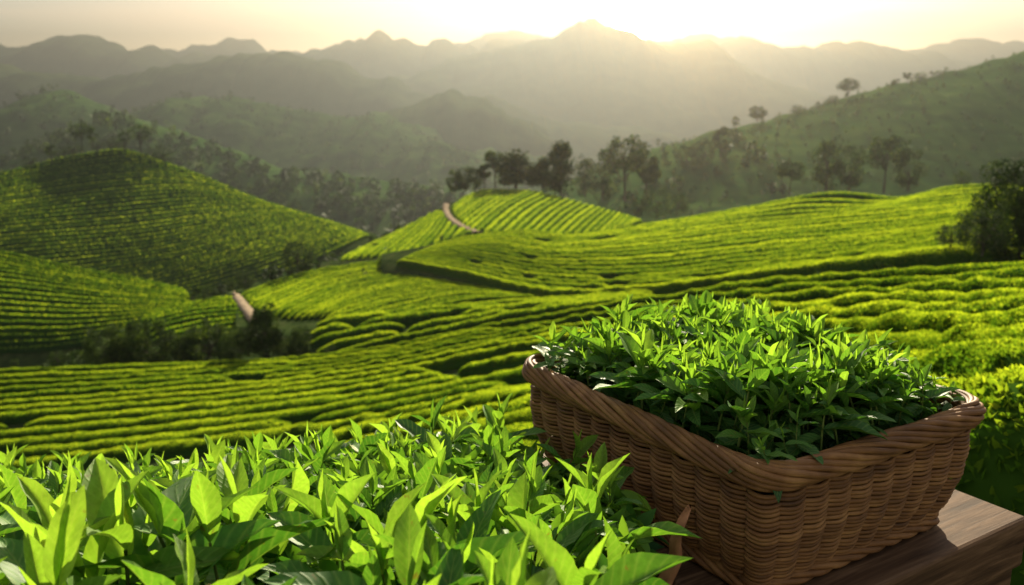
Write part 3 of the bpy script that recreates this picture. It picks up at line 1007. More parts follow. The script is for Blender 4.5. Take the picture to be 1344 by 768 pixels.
hill('mountain', [(-500, 60, 2900), (-150, 84, 2900), (0, 66, 2900), (50, 58, 2900), (100, 51, 2900), (140, 58, 2900), (200, 68, 2900), (260, 76, 2900), (330, 84, 2900), (420, 100, 2900), (550, 130, 2900)], 800, -190, 600, M_FAR, 60, 380, 47, crestamp=11.0)
hill('mountain', [(420, 112, 2500), (520, 104, 2500), (600, 88, 2500), (660, 72, 2500), (710, 55, 2500), (740, 40, 2500), (766, 32, 2500), (795, 41, 2500), (825, 51, 2500), (860, 60, 2500), (890, 65, 2480), (925, 61, 2460), (960, 80, 2440), (1000, 104, 2420), (1050, 126, 2400), (1120, 150, 2400)], 900, -190, 600, M_FAR, 60, 330, 53, crestamp=8.8)
hill('mountain', [(340, 96, 2850), (400, 76, 2850), (450, 61, 2850), (520, 47, 2850), (545, 50, 2850), (580, 48, 2850), (620, 60, 2850), (700, 61, 2850), (800, 80, 2850), (900, 100, 2850)], 800, -200, 700, M_FAR, 60, 420, 59, crestamp=13.2)
hill('mountain', [(800, 90, 3000), (870, 66, 3000), (940, 62, 3000), (980, 55, 3000), (1020, 65, 3000), (1075, 55, 3000), (1130, 66, 3000), (1180, 78, 3000), (1250, 85, 3000), (1400, 90, 3000)], 900, -200, 700, M_FAR, 60, 420, 61, crestamp=13.2)
hill('mountain', [(1100, 90, 2850), (1180, 78, 2850), (1225, 70, 2850), (1250, 80, 2850), (1400, 100, 2850)], 700, -200, 600, M_FAR, 50, 380, 67, nu=100, crestamp=11.0)
hill('mountain', [(120, 90, 3500), (190, 70, 3500), (260, 64, 3500), (320, 58, 3500), (360, 66, 3500), (420, 76, 3500), (560, 70, 3500), (630, 56, 3500), (670, 45, 3500), (700, 52, 3500), (760, 64, 3500), (860, 58, 3500), (912, 46, 3500), (960, 58, 3500), (1060, 68, 3500), (1160, 68, 3500), (1230, 64, 3500), (1275, 56, 3500), (1320, 66, 3500), (1344, 62, 3500), (1500, 50, 3500), (1800, 60, 3500)], 900, -220, 500, M_FAR, 60, 520, 71, crestamp=15.4)

# base ground: one sheet under all of it, following the slopes, reaching the far plain
gp = np.concatenate(GROUND_PTS + [np.array([(x, y, -2.2) for x in (-1, 0, 1, 2) for y in (-1, 0, 1)], float)])
xg = np.sinh(np.linspace(-1, 1, 150) * 6.0) / np.sinh(6.0) * 5900
yg = np.concatenate([np.sinh(np.linspace(-0.48, 0, 22)[:-1] * 6.0) / np.sinh(6.0) * 3950, np.sinh(np.linspace(0, 1, 190) * 6.0) / np.sinh(6.0) * 3950])
XX, YY = np.meshgrid(xg, yg, indexing='ij')
pts = np.stack([XX.ravel(), YY.ravel()], -1)
ZZ = np.empty(len(pts))
gs = gp[::2]
for i in range(0, len(pts), 2000):
    q = pts[i:i + 2000]
    d2 = ((q[:, None] - gs[None, :, :2]) ** 2).sum(-1) + 1.0
    wgt = d2 ** -2.2
    z = (wgt * gs[None, :, 2]).sum(1) / wgt.sum(1)
    dm = np.sqrt(d2.min(1))
    r = np.hypot(q[:, 0], q[:, 1])
    far = np.clip((r - 60) / 2200, 0, 1) ** 0.6
    plain = -45 - 165 * far
    z = z - np.clip(dm - 1.2, 0, 9) * 0.22
    a = np.clip(dm / 90.0, 0, 1)
    a = a * a * (3 - 2 * a)
    ZZ[i:i + 2000] = z * (1 - a) + plain * a - 0.25 - np.clip(r / 60, 0, 1) * 0.5
gnd = mesh('ground', np.stack([XX.ravel(), YY.ravel(), ZZ], -1), grid_faces(len(xg), len(yg)), M_GROUND)
tag(gnd, kind='structure')
print('ground z', ZZ.min(), ZZ.max())


# ------------------------------------------------------------------ trees
def tree_meshes(kind, seed, nleaf, hi=1.0):
    """unit-height tree: trunk with limbs, and a leafy crown of many small faces in uneven clumps"""
    r = np.random.default_rng(seed)
    cb, tb = Buf(), Buf()
    if kind == 'round':
        th, cw, ch, cz, ncl = 0.46, 0.36, 0.44, 0.52, 40
    elif kind == 'column':
        th, cw, ch, cz, ncl = 0.75, 0.19, 0.46, 0.50, 60
    elif kind == 'umbrella':
        th, cw, ch, cz, ncl = 0.60, 0.42, 0.24, 0.73, 28
    elif kind == 'bush':
        th, cw, ch, cz, ncl = 0.45, 0.60, 0.46, 0.46, 52
    elif kind == 'sparse':
        th, cw, ch, cz, ncl = 0.70, 0.26, 0.30, 0.68, 12
    # trunk
    bend = r.normal(0, 0.03, 2)
    zz = np.linspace(-0.03, th + 0.1, 8)
    tp = np.stack([bend[0] * zz ** 2 * 3, bend[1] * zz ** 2 * 3, zz], -1)
    tube(tp, np.linspace(0.028, 0.010, 8), 6, buf=tb)
    cl = []
    for i in range(ncl):
        a, e = r.uniform(0, 6.283), r.uniform(-1, 1)
        rr = r.uniform(0.45, 1.0) ** 0.6
        prof = 1.0
        zc = e
        if kind == 'column':
            prof = 1 - 0.72 * max(-0.2, e)
        c = np.array([math.cos(a) * cw * rr * prof * math.sqrt(max(0.05, 1 - zc * zc * 0.8)), math.sin(a) * cw * rr * prof * math.sqrt(max(0.05, 1 - zc * zc * 0.8)), cz + ch * zc * r.uniform(0.7, 1.02)])
        s = r.uniform(0.09, 0.17) * (0.75 if kind == 'sparse' else 1.0) * (1.2 if kind == 'bush' else 1)
        cl.append((c, s))
        if i % 3 == 0:
            k = r.integers(3, 7)
            st = tp[min(k, 7)]
            m = (st + c) / 2 + np.array([0, 0, -0.03])
            tube(spl([st, m, c], 6), np.linspace(0.011, 0.004, 6), 5, buf=tb)
    per = max(6, nleaf // ncl)
    for c, s in cl:
        n = per
        u = norm(r.normal(size=(n, 3)))
        rad = r.uniform(0.25, 1.0, n) ** 0.5
        p = c + u * (rad * s)[:, None] * np.array([1.15, 1.15, 0.8])
        D = norm(u + r.normal(0, 0.7, (n, 3)))
        N = norm(r.normal(0, 0.7, (n, 3)) + [0, 0, 0.8])
        ll = r.uniform(0.6, 1.3, n) * 0.046 * hi
        vv, qq = rhombs(p - D * ll[:, None] * 0.5, D, N, ll, ll * 0.75)
        cb.add(vv, qq, None, np.clip(r.normal(0.45, 0.2, n) + r.normal(0, 0.16), 0, 1))
    return cb, tb


TREES = {}


def tree(kind, px, py, hpx, d, label, cat='tree', wide=1.0, group=None, var=None, nleaf=900, z=None, hi=1.0, name=None):
    v = random.randint(0, 2) if var is None else var
    key = (kind, v, nleaf, hi)
    p = pix(px, py, d)
    h = hpx / F_PX * math.hypot(d, p[2]) * 1.03
    if kind == 'bush':
        p[2] -= 0.10 * h
        h *= 1.08
    if key not in TREES:
        cb, tb = tree_meshes(kind, hash_seed(kind, v), nleaf, hi)
        t0 = thing(name or 'tree', label, cat)
        cb.build('crown', M_TREE, t0)
        tb.build('trunk', M_BARK, t0)
        TREES[key] = t0
        o = t0
    else:
        o = dup(TREES[key], label)
        o.name = name or 'tree'
        o['category'] = cat
        if 'group' in o:
            del o['group']
    o.location = tuple(p)
    o.rotation_euler = (0, 0, random.uniform(0, 6.28))
    o.scale = (h * wide, h * wide, h)
    if group:
        o['group'] = group
    return o


def hash_seed(kind, v):
    return sum(ord(c) for c in kind) * 10 + v


# on the crest of the path knoll
gk = 'trees along the top of the path knoll'
for i, (k, x, y, h, wd, lb) in enumerate([
    ('round', 597, 254, 30, 0.9, 'small dark tree at the left end of the tree line above the upper path'),
    ('round', 610, 252, 32, 0.9, 'second small dark tree from the left above the upper path'),
    ('round', 623, 249, 29, 0.9, 'third small tree from the left above the upper path'),
    ('sparse', 636, 247, 34, 1.0, 'thin tree below the round topped one on the path knoll'),
    ('umbrella', 650, 246, 44, 0.9, 'round topped open tree standing left of the broad dark conifer'),
    ('column', 677, 246, 52, 1.5, 'broad dark bushy conifer at the crest of the path knoll'),
    ('round', 662, 245, 24, 1.0, 'low bushy tree at the left foot of the broad conifer'),
    ('column', 699, 246, 34, 1.1, 'short narrow tree right of the broad dark conifer'),
    ('column', 712, 248, 42, 1.1, 'middle narrow tree between the broad conifer and the tall one'),
    ('column', 735, 252, 64, 1.15, 'tallest upright tree at the right of the path knoll'),
    ('bush', 722, 250, 16, 1.0, 'low shrub at the foot of the tallest upright tree'),
]):
    tree(k, x, y, h, 172, lb, group=gk, wide=wd, nleaf=3600)
# misty trees right of the knoll
gk = 'misty trees in the valley right of the path knoll'
for k, x, y, h, d, wd, lb in [
    ('umbrella', 820, 262, 76, 225, 0.95, 'tall spreading tree glowing in the mist right of the path knoll'),
    ('sparse', 848, 268, 70, 235, 0.8, 'tall thin misty tree beside the spreading one'),
    ('round', 790, 262, 48, 240, 1.0, 'round misty tree left of the tall spreading one'),
    ('round', 768, 258, 52, 250, 0.8, 'slender misty tree nearest the right end of the path knoll'),
    ('bush', 862, 283, 40, 200, 0.7, 'yellowish backlit shrub tree below the spreading tree'),
    ('bush', 888, 281, 30, 205, 0.8, 'pale backlit shrub at the edge of the broad knoll'),
    ('round', 838, 286, 28, 195, 0.9, 'small backlit tree at the right end of the path knoll'),
    ('round', 900, 232, 45, 330, 0.9, 'misty tree at the foot of the big right hill'),
    ('round', 925, 222, 42, 336, 0.8, 'narrow misty tree on the lower ridge of the right hill'),
    ('sparse', 945, 215, 50, 342, 0.8, 'leaning thin tree on the lower ridge of the right hill'),
    ('bush', 870, 238, 30, 342, 1.0, 'low misty thicket on the lower ridge of the right hill'),
]:
    tree(k, x, y, h, d, lb, group=gk, wide=wd, nleaf=2400)
# on the right hill
gk = 'trees on the big right hill'
for k, x, y, h, d, wd, lb in [
    ('umbrella', 1112, 132, 26, 438, 1.15, 'round crowned tree standing out on the right ridge skyline'),
    ('bush', 1092, 136, 11, 435, 1.2, 'small bush left of the round crowned skyline tree'),
    ('umbrella', 993, 168, 26, 410, 1.0, 'second skyline tree, lower down the right ridge'),
    ('bush', 1046, 151, 14, 422, 0.9, 'small skyline bush between the two ridge trees'),
    ('sparse', 965, 172, 18, 404, 1.0, 'thin skyline tree left of the lower ridge tree'),
    ('bush', 1075, 144, 10, 431, 1.0, 'tiny skyline bush below the round crowned tree'),
    ('sparse', 1172, 117, 12, 450, 1.0, 'tiny thin tree on the skyline right of the round crowned one'),
    ('sparse', 1190, 110, 15, 452, 1.2, 'thin leafy tree high on the right skyline'),
    ('bush', 1208, 105, 10, 456, 1.4, 'bush high on the right skyline'),
    ('bush', 1232, 100, 8, 462, 1.4, 'topmost low bush on the right skyline'),
    ('umbrella', 1036, 255, 42, 200, 1.0, 'lone round tree behind the left hump of the broad knoll'),
    ('round', 1084, 252, 70, 215, 0.8, 'tall shaded tree behind the crest of the broad knoll'),
    ('round', 1114, 252, 62, 212, 0.75, 'shaded tree touching the tall one behind the broad knoll'),
    ('umbrella', 1160, 252, 70, 225, 0.85, 'dim spreading tree on the lower right hill'),
    ('round', 1192, 250, 52, 228, 0.9, 'dim round tree right of the dim spreading one'),
    ('bush', 1262, 244, 20, 170, 0.8, 'small tree behind the right hump of the broad knoll'),
]:
    tree(k, x, y, h, d, lb, group=gk, wide=wd, nleaf=2400)
# right edge
tree('bush', 1338, 330, 122, 36, 'big dense tree at the right edge of the tea field', wide=0.78, nleaf=20000, var=0, hi=0.62)
tree('bush', 1290, 328, 62, 34, 'leafy bush at the left foot of the big right tree', cat='bush', wide=0.75, nleaf=7000, var=1, hi=0.75, name='bush')
tree('bush', 1395, 330, 120, 35, 'dense tree half outside the right edge', wide=0.8, nleaf=20000, var=0, hi=0.62)
tree('bush', 1248, 322, 28, 36, 'low bush trailing left of the big right tree', cat='bush', wide=1.1, nleaf=4000, var=2, hi=0.9, name='bush')
# below the dark spur
gk = 'trees beyond the left crest of the near slope'
for k, x, y, h, wd, lb, v in [
    ('bush', 140, 474, 50, 0.72, 'leftmost rounded tree of the clump beyond the near slope', 0),
    ('bush', 196, 474, 62, 0.72, 'broad dark rounded tree of the clump beyond the near slope', 1),
    ('bush', 172, 474, 40, 0.8, 'low dark tree between the two left rounded trees', 2),
    ('bush', 275, 472, 54, 0.85, 'wide low tree in the middle of the clump beyond near slope', 1),
    ('bush', 248, 470, 36, 0.8, 'small dark tree left of the wide low one', 0),
    ('round', 350, 472, 66, 0.72, 'tallest bright topped tree of the clump beyond the near slope', 0),
    ('bush', 315, 470, 38, 0.8, 'small dark tree at the left foot of the tallest bright topped one', 2),
    ('bush', 398, 472, 42, 0.65, 'rounded tree at the right end of the clump', 0),
    ('bush', 372, 470, 26, 0.8, 'small shrub between the tallest tree and the right end one', 1),
]:
    tree(k, x, y + (4 if x < 300 else 0), h * 1.08, 63 if x < 300 else 56, lb, group=gk, wide=wd, var=v, nleaf=9000, hi=0.85)
for x, y, h, d, lb in [(76, 478, 20, 60, 'small pale shrub alone on the left crest of near slope'),
                       (435, 466, 14, 51, 'tiny dark shrub at the crest right of the tree clump'),
                       (20, 480, 10, 60.5, 'low shrub on the crest at the left edge'),
                       (391, 352, 36, 103, 'dark rounded bush behind the crest of the arched knoll'),
                       (322, 376, 24, 104, 'light leafy bush at the top of the lower path'),
                       (303, 380, 14, 100, 'small light bush touching the top of the lower path'),
                       (276, 392, 18, 98, 'small dark bush on the shoulder left of the lower path')]:
    tree('bush', x, y, h, d, lb, cat='bush', wide=0.85, nleaf=4500, hi=0.9, name='bush')
# on the round hill
gk = 'small trees on the crest of the big round hill'
for k, x, y, h, wd, lb in [
    ('bush', 40, 219, 10, 1.3, 'low scrub at the left end of the round hill crest'), ('sparse', 68, 214, 18, 1.1, 'thin tree left of the palm shaped one on round hill'),
    ('bush', 84, 208, 12, 1.4, 'dark scrub between thin tree and palm shaped tree'), ('umbrella', 108, 199, 26, 0.8, 'palm shaped small tree on the crest of round hill'),
    ('bush', 96, 203, 12, 1.4, 'scrub at the foot of the palm shaped tree'), ('sparse', 122, 196, 20, 0.9, 'very thin tree right of the palm shaped one'),
    ('bush', 146, 196, 11, 1.0, 'small bush at the very top of round hill'), ('bush', 155, 196, 14, 0.9, 'dark bush on the top of round hill'),
    ('sparse', 164, 197, 17, 1.2, 'small tree right of the bushes on round hill top'), ('umbrella', 185, 201, 25, 0.95, 'largest round tree on the crest of round hill'),
    ('bush', 203, 209, 12, 1.3, 'scrub right of the largest tree on round hill'), ('bush', 216, 214, 17, 1.0, 'dark rounded bush where the bright ridge of round hill begins'),
    ('bush', 128, 197, 8, 1.5, 'low scrub line left of the round hill top'),
]:
    tree(k, x, y, h * 1.4, 246, lb, group=gk, wide=wd, nleaf=700, hi=1.2)


# far woods that read as one mass
def wood(name, V, n, hrange, iu, it, seed, per=26):
    r = np.random.default_rng(seed)
    b = Buf()
    u, t = r.uniform(iu[0], iu[1], n), r.uniform(it[0], it[1], n)
    nu, nt = V.shape[:2]
    P = V[(u * (nu - 1)).astype(int), (t * (nt - 1)).astype(int)] + r.normal(0, 1.5, (n, 3)) * ([1, 1, 0] if nu > 1 else [0, 0, 0])
    H = r.uniform(*hrange, n)
    c = np.repeat(P, per, 0)
    hh = np.repeat(H, per)
    U = norm(r.normal(size=(n * per, 3)))
    p = c + U * (hh * r.uniform(0.22, 0.42, n * per))[:, None] * [0.9, 0.9, 1.1]
    p[:, 2] += hh * 0.45
    D = norm(U + r.normal(0, 0.6, (n * per, 3)))
    ll = hh * r.uniform(0.22, 0.42, n * per)
    vv, qq = rhombs(p - D * ll[:, None] * 0.5, D, norm(r.normal(0, 0.6, (n * per, 3)) + [0, 0, 1]), ll, ll * 0.8)
    b.add(vv, qq, None, np.clip(np.repeat(r.normal(0.4, 0.15, n), per) + r.normal(0, 0.12, n * per), 0, 1))
    o = b.build(name, M_TREE)
    tag(o, kind='stuff')


wood('woodland', JV, 1300, (4, 9), (0.0, 1.0), (0.2, 0.76), 5)
wood('woodland', JV, 120, (8, 14), (0.55, 0.95), (0.1, 0.7), 9)
wood('woodland', KV, 450, (6, 11), (0.0, 1.0), (0.2, 0.76), 6, 14)
wood('woodland', LV, 600, (5, 9), (0.0, 1.0), (0.1, 0.76), 7, 14)
wood('scrub', HV, 1300, (1.2, 3.0), (0.0, 1.0), (0.3, 0.80), 8, 18)
wood('scrub', HV, 60, (3.5, 6.5), (0.02, 0.34), (0.15, 0.70), 12, 40)



def undergrowth(n, x0, x1, y0, y1, hr, seed):
    r = np.random.default_rng(seed)
    X, Y = r.uniform(x0, x1, n), r.uniform(y0, y1, n)
    ix = np.clip(np.searchsorted(xg, X) - 1, 0, len(xg) - 2)
    iy = np.clip(np.searchsorted(yg, Y) - 1, 0, len(yg) - 2)
    Zg = ZZ.reshape(len(xg), len(yg))
    fx, fy = (X - xg[ix]) / (xg[ix + 1] - xg[ix]), (Y - yg[iy]) / (yg[iy + 1] - yg[iy])
    Z = (Zg[ix, iy] * (1 - fx) + Zg[ix + 1, iy] * fx) * (1 - fy) + (Zg[ix, iy + 1] * (1 - fx) + Zg[ix + 1, iy + 1] * fx) * fy
    V = np.stack([X, Y, Z], -1)[None]
    wood('undergrowth', V, n, hr, (0, 0.99), (0, 1), seed, 40)


undergrowth(1500, -75, -12, 60, 100, (0.5, 1.3), 41)
undergrowth(420, 1.0, 4.5, 1.5, 4.2, (0.10, 0.28), 40)
undergrowth(900, 8, 36, 21, 46, (0.4, 1.2), 42)
undergrowth(500, -60, 10, 100, 190, (0.8, 2.0), 43)

# ------------------------------------------------------------------ wooden bench
Z_BENCH = -0.665
e_s = np.array([0.841, 0.541, 0.0]); e_s /= np.linalg.norm(e_s)       # along the bench (short side of basket)
e_l = np.array([-e_s[1], e_s[0], 0.0])                                # away from the camera
corner = np.array([0.815, 1.325, Z_BENCH])
ANG = math.atan2(e_s[1], e_s[0])


def box(buf, x0, x1, y0, y1, z0, z1, bev=0.004):
    """box with chamfered edges, in local coordinates"""
    import bmesh
    bm = bmesh.new()
    r = bmesh.ops.create_cube(bm, size=1.0)
    for v in bm.verts:
        v.co = ((x0 + x1) / 2 + v.co.x * (x1 - x0), (y0 + y1) / 2 + v.co.y * (y1 - y0), (z0 + z1) / 2 + v.co.z * (z1 - z0))
    bmesh.ops.bevel(bm, geom=bm.edges[:], offset=bev, segments=2, affect='EDGES', profile=0.5)
    bm.verts.index_update()
    V = np.array([v.co[:] for v in bm.verts])
    qs = [[v.index for v in f.verts] for f in bm.faces if len(f.verts) == 4]
    ts = [[v.index for v in f.verts] for f in bm.faces if len(f.verts) == 3]
    buf.add(V, np.array(qs), np.array(ts) if ts else None)
    bm.free()


BL, BD = 0.60, 0.64
bench = thing('wooden_bench', 'thick dark brown wooden bench carrying the wicker basket', 'bench', corner)
bench.rotation_euler = (0, 0, ANG)
b = Buf(); box(b, -BL, 0, 0, BD, -0.085, 0.0, 0.006); b.build('bench_top', M_WOOD, bench, smooth=False)
b = Buf(); box(b, -BL + 0.012, -0.012, 0.008, 0.045, -0.30, -0.0855, 0.004); b.build('apron', M_WOOD, bench, smooth=False)
for lx in (-BL + 0.02, -0.10):
    for ly in (0.05, BD - 0.10):
        b = Buf(); box(b, lx, lx + 0.08, ly, ly + 0.08, -1.6, -0.0856, 0.004); b.build('leg', M_WOOD, bench, smooth=False)

# ------------------------------------------------------------------ wicker basket
bc = np.array([0.362, 1.397])
HL, HS = 0.285, 0.242        # half length, half width at the rim
TAPER = 0.031
Z0, Z1 = Z_BENCH + 0.002, -0.482


def rrect(hl, hs, r, n):
    """rounded rectangle, evenly spaced points and outward normals; local axes (e_s, e_l)"""
    hx, hy = hs, hl
    pts, nr = [], []
    per = []
    for cx, cy, a0 in ((hx - r, hy - r, 0), (-hx + r, hy - r, 90), (-hx + r, -hy + r, 180), (hx - r, -hy + r, 270)):
        for a in np.linspace(a0, a0 + 90, 24):
            pts.append((cx + r * math.cos(math.radians(a)), cy + r * math.sin(math.radians(a))))
    pts = np.array(pts + pts[:1])
    cum = np.concatenate([[0], np.cumsum(np.linalg.norm(np.diff(pts, axis=0), axis=1))])
    s = np.linspace(0, cum[-1], n, endpoint=False)
    p = np.stack([np.interp(s, cum, pts[:, 0]), np.interp(s, cum, pts[:, 1])], -1)
    t = norm(np.roll(p, -1, 0) - np.roll(p, 1, 0))
    return p, np.stack([t[:, 1], -t[:, 0]], -1), s, cum[-1]


def bworld(p, z):
    out = np.empty((len(p), 3))
    out[:, :2] = p[:, :1] * e_s[:2] + p[:, 1:] * e_l[:2]
    out[:, 2] = z
    return out                                                      # local to basket centre


basket = thing('wicker_basket', 'brown wicker basket heaped with fresh green tea leaves', 'basket', (bc[0], bc[1], 0))
NPER = 640
NST = 42
wv = Buf()
NR = 23
for i in range(NR):
    t = (i + 0.4) / NR
    z = Z0 + 0.012 + (Z1 - Z0 - 0.03) * t
    sh = TAPER * (1 - t) - 0.010 * math.sin(math.pi * t)
    p, nrm_, s, Lp = rrect(HL - sh - 0.014, HS - sh - 0.014, 0.036 - 0.008 * (1 - t), NPER)
    u = s / Lp * NST
    ph = (i % 2) * 0.04
    off = 0.0070 * abs(np.sin(math.pi * (u + ph))) ** 0.7 * (1 + 0.15 * np.sin(u * 0.9 + i)) - 0.0035
    zz = z + 0.0009 * np.cos(u * math.pi * 2) + 0.0024 * fbm(np.stack([u * 0.12, u * 0 + i * 0.12, u * 0], -1), 2, 3) + 0.0006 * np.sin(u * 1.3 + i * 2)
    P = bworld(p + nrm_ * off[:, None], 0)
    P[:, 2] = zz
    rad = 0.0031 * (1 + 0.13 * fbm(np.stack([u * 0.9, u * 0 + i, u * 0], -1), 2, 8))
    tube(P, rad, 7, True, float(RNG.uniform(0.35, 0.8)), wv)
wv.build('weave', M_WICKER, basket)
stk = Buf()
p1, n1_, _, _ = rrect(HL - 0.018, HS - 0.018, 0.034, NST)
p0, n0_, _, _ = rrect(HL - TAPER - 0.018, HS - TAPER - 0.018, 0.028, NST)
for j in range(NST):
    a = bworld(p0[j:j + 1], Z0 + 0.004)[0]
    c = bworld(p1[j:j + 1] , Z1 - 0.005)[0]
    m = (a + c) / 2 + np.append(n1_[j] @ np.stack([e_s[:2], e_l[:2]]), 0) * 0.006
    tube(spl([a, m, c], 9), 0.0042, 6, buf=stk, tint=0.35)
stk.build('stakes', M_WICKER, basket)
# added inner shell: stops light leaks, coloured dark as shade in the weave gaps
ins = Buf()
lay = []
for t in np.linspace(0, 1, 6):
    sh = TAPER * (1 - t)
    p, _, _, _ = rrect(HL - sh - 0.024, HS - sh - 0.024, 0.03, 96)
    lay.append(bworld(p, Z0 + 0.006 + (Z1 - Z0 - 0.008) * t))
Vl = np.stack(lay)
Vl = np.concatenate([Vl, Vl[:, :1]], 1)
ins.add(Vl.reshape(-1, 3), grid_faces(6, 97), None, 0.05)
cen = np.vstack([Vl[0], [[0, 0, Z0 + 0.006]]])
ins.add(cen, None, [(97, (k + 1), k) for k in range(96)], 0.05)
ins.build('inner_shade_shell', M_WICKER, basket)
# rim: many canes twisted along the edge
rim = Buf()
p, nr_, s, Lp = rrect(HL - 0.010, HS - 0.010, 0.040, 900)
nstr, turns = 11, 5
ctr = bworld(p, Z1)
no = bworld(nr_, 0); no[:, 2] = 0
cornerlift = 0.010 * np.clip((abs(p[:, 0]) / HS + abs(p[:, 1]) / HL - 1.45) / 0.4, 0, 1) ** 1.5
for k in range(nstr):
    wob = 0.35 * fbm(np.stack([np.cos(s / Lp * 6.283) * 1.5 + k * 5, np.sin(s / Lp * 6.283) * 1.5, s * 0], -1), 3, 30 + k)
    a = 2 * math.pi * (k / nstr - turns * s / Lp) + wob * 0.6
    rr = 1 + 0.10 * np.sin(a * 2 + k)
    P = ctr + no * (0.0115 * rr * np.cos(a))[:, None]
    P[:, 2] += 0.0150 * rr * np.sin(a) + cornerlift * 0.3 + 0.004
    tube(P, 0.0047 * (1 + 0.14 * fbm(np.stack([s * 9, s * 0 + k, s * 0], -1), 2, 40)), 8, True, float(RNG.uniform(0.25, 1.0)), rim)
tube(ctr + [0, 0, 0.004], 0.009, 8, True, 0.0, rim)
rim.build('rim', M_WICKER, basket)
bb = Buf()
p, nr_, s, Lp = rrect(HL - TAPER - 0.010, HS - TAPER - 0.010, 0.03, 600)
for k in range(4):
    a = 2 * math.pi * (k / 4 - 11 * s / Lp)
    P = bworld(p + nr_ * (0.006 * np.cos(a))[:, None], Z0 + 0.011)
    P[:, 2] += 0.0065 * np.sin(a)
    tube(P, 0.0048, 7, True, float(RNG.uniform(0.3, 0.8)), bb)
bb.build('base_border', M_WICKER, basket)


# ------------------------------------------------------------------ tea sprigs
def sprig_bufs(nl, L0, stem, seed, lod='hi', young=0.8, spread=1.0, oldness=0.25):
    """an upright tea shoot with its base at the origin: stem, opening leaves, bud"""
    r = np.random.default_rng(seed)
    lb, sb = Buf(), Buf()
    bend = r.normal(0, 0.10, 2)
    zz = np.linspace(0, stem, 9)
    SP_ = np.stack([bend[0] * (zz / stem) ** 2 * stem, bend[1] * (zz / stem) ** 2 * stem, zz], -1)
    tube(SP_, np.linspace(0.0021, 0.0010, 9), 6, buf=sb)
    a0 = r.uniform(0, 6.283)
    P, D, N, L, W, C, F, T = [], [], [], [], [], [], [], []
    for i in range(nl):
        f = i / max(1, nl - 1)                      # 0 lowest .. 1 top
        h = stem * (0.32 + 0.68 * f ** 0.9)
        a = a0 + i * 2.399 + r.normal(0, 0.2)
        el = math.radians((4 + 58 * f ** 1.25) + r.normal(0, 11))
        d = np.array([math.cos(a) * math.cos(el), math.sin(a) * math.cos(el), math.sin(el)])
        up = np.array([0, 0, 1.0]) - d * d[2]
        P.append([np.interp(h, zz, SP_[:, 0]), np.interp(h, zz, SP_[:, 1]), h])
        D.append(d)
        N.append(norm(up + r.normal(0, 0.18, 3)))
        size = (1.0 - 0.50 * max(0, f - 0.35) / 0.65) * r.uniform(0.82, 1.12)
        L.append(L0 * size)
        W.append(L0 * size * r.uniform(0.32, 0.42))
        C.append(r.uniform(0.35, 1.35) * (1.1 - 0.7 * f))
        F.append(math.radians(r.uniform(14, 34)) + f * 0.25)
        T.append(np.clip(oldness + (young - oldness) * f ** 1.3 + r.normal(0, 0.09), 0, 1))
    # the rolled bud at the tip
    P.append(SP_[-1]); D.append(norm(np.array([bend[0] * 2, bend[1] * 2, 1.0]))); N.append([0, 1, 0.0])
    L.append(L0 * 0.48); W.append(L0 * 0.10); C.append(0.1); F.append(1.1); T.append(min(1, young + 0.1))
    leaves(lb, P, D, N, L, W, C, F, T, lod, 0.034)
    return lb, sb


def heap_z(x, y):
    """height of the heap above the rim plane, basket coordinates (along e_s, along e_l)"""
    u, v = x / HS, y / HL
    g = np.clip(1 - 0.75 * abs(u) ** 2.6, 0, 1) * np.clip(1 - 0.8 * abs(v) ** 2.6, 0, 1)
    return -0.014 + 0.044 * g * (1 + 0.16 * v + 0.15 * u)


# loose leaves filling the basket: nobody could count them
fill = Buf()
nx, ny = 40, 46
gx, gy = np.meshgrid(np.linspace(-HS + 0.03, HS - 0.03, nx), np.linspace(-HL + 0.03, HL - 0.03, ny), indexing='ij')
gz = heap_z(gx, gy) - 0.022
Pm = bworld(np.stack([gx.ravel(), gy.ravel()], -1), 0)
Pm[:, 2] = Z1 + gz.ravel() + 0.006 * fbm(Pm * 40, 3, 2)
fill.add(Pm, grid_faces(nx, ny), None, 0.02)
m = 5200
q = np.stack([RNG.uniform(-HS + 0.058, HS - 0.058, m), RNG.uniform(-HL + 0.058, HL - 0.058, m)], -1)
Pq = bworld(q, 0)
Pq[:, 2] = Z1 + heap_z(q[:, 0], q[:, 1]) - RNG.uniform(0.0, 0.03, m)
a = RNG.uniform(0, 6.283, m)
el = RNG.normal(0.45, 0.45, m)
Dq = np.stack([np.cos(a) * np.cos(el), np.sin(a) * np.cos(el), np.sin(el)], -1)
Lq = RNG.uniform(0.022, 0.055, m)
leaves(fill, Pq - Dq * Lq[:, None] * 0.4, Dq, np.array([0, 0, 1.0]) + RNG.normal(0, 0.45, (m, 3)), Lq, Lq * RNG.uniform(0.26, 0.4, m), RNG.uniform(-0.2, 1.0, m), 0.4, np.clip(RNG.normal(0.45, 0.2, m), 0, 1), 'mid', 0.02)
ff = fill.build('tea_leaves', M_LEAF_IN, loc=(0, 0, 0))
ff.location = (bc[0], bc[1], 0)
tag(ff, 'dense green tea leaves heaped between the sprigs inside the wicker basket', 'tea leaves', kind='stuff')

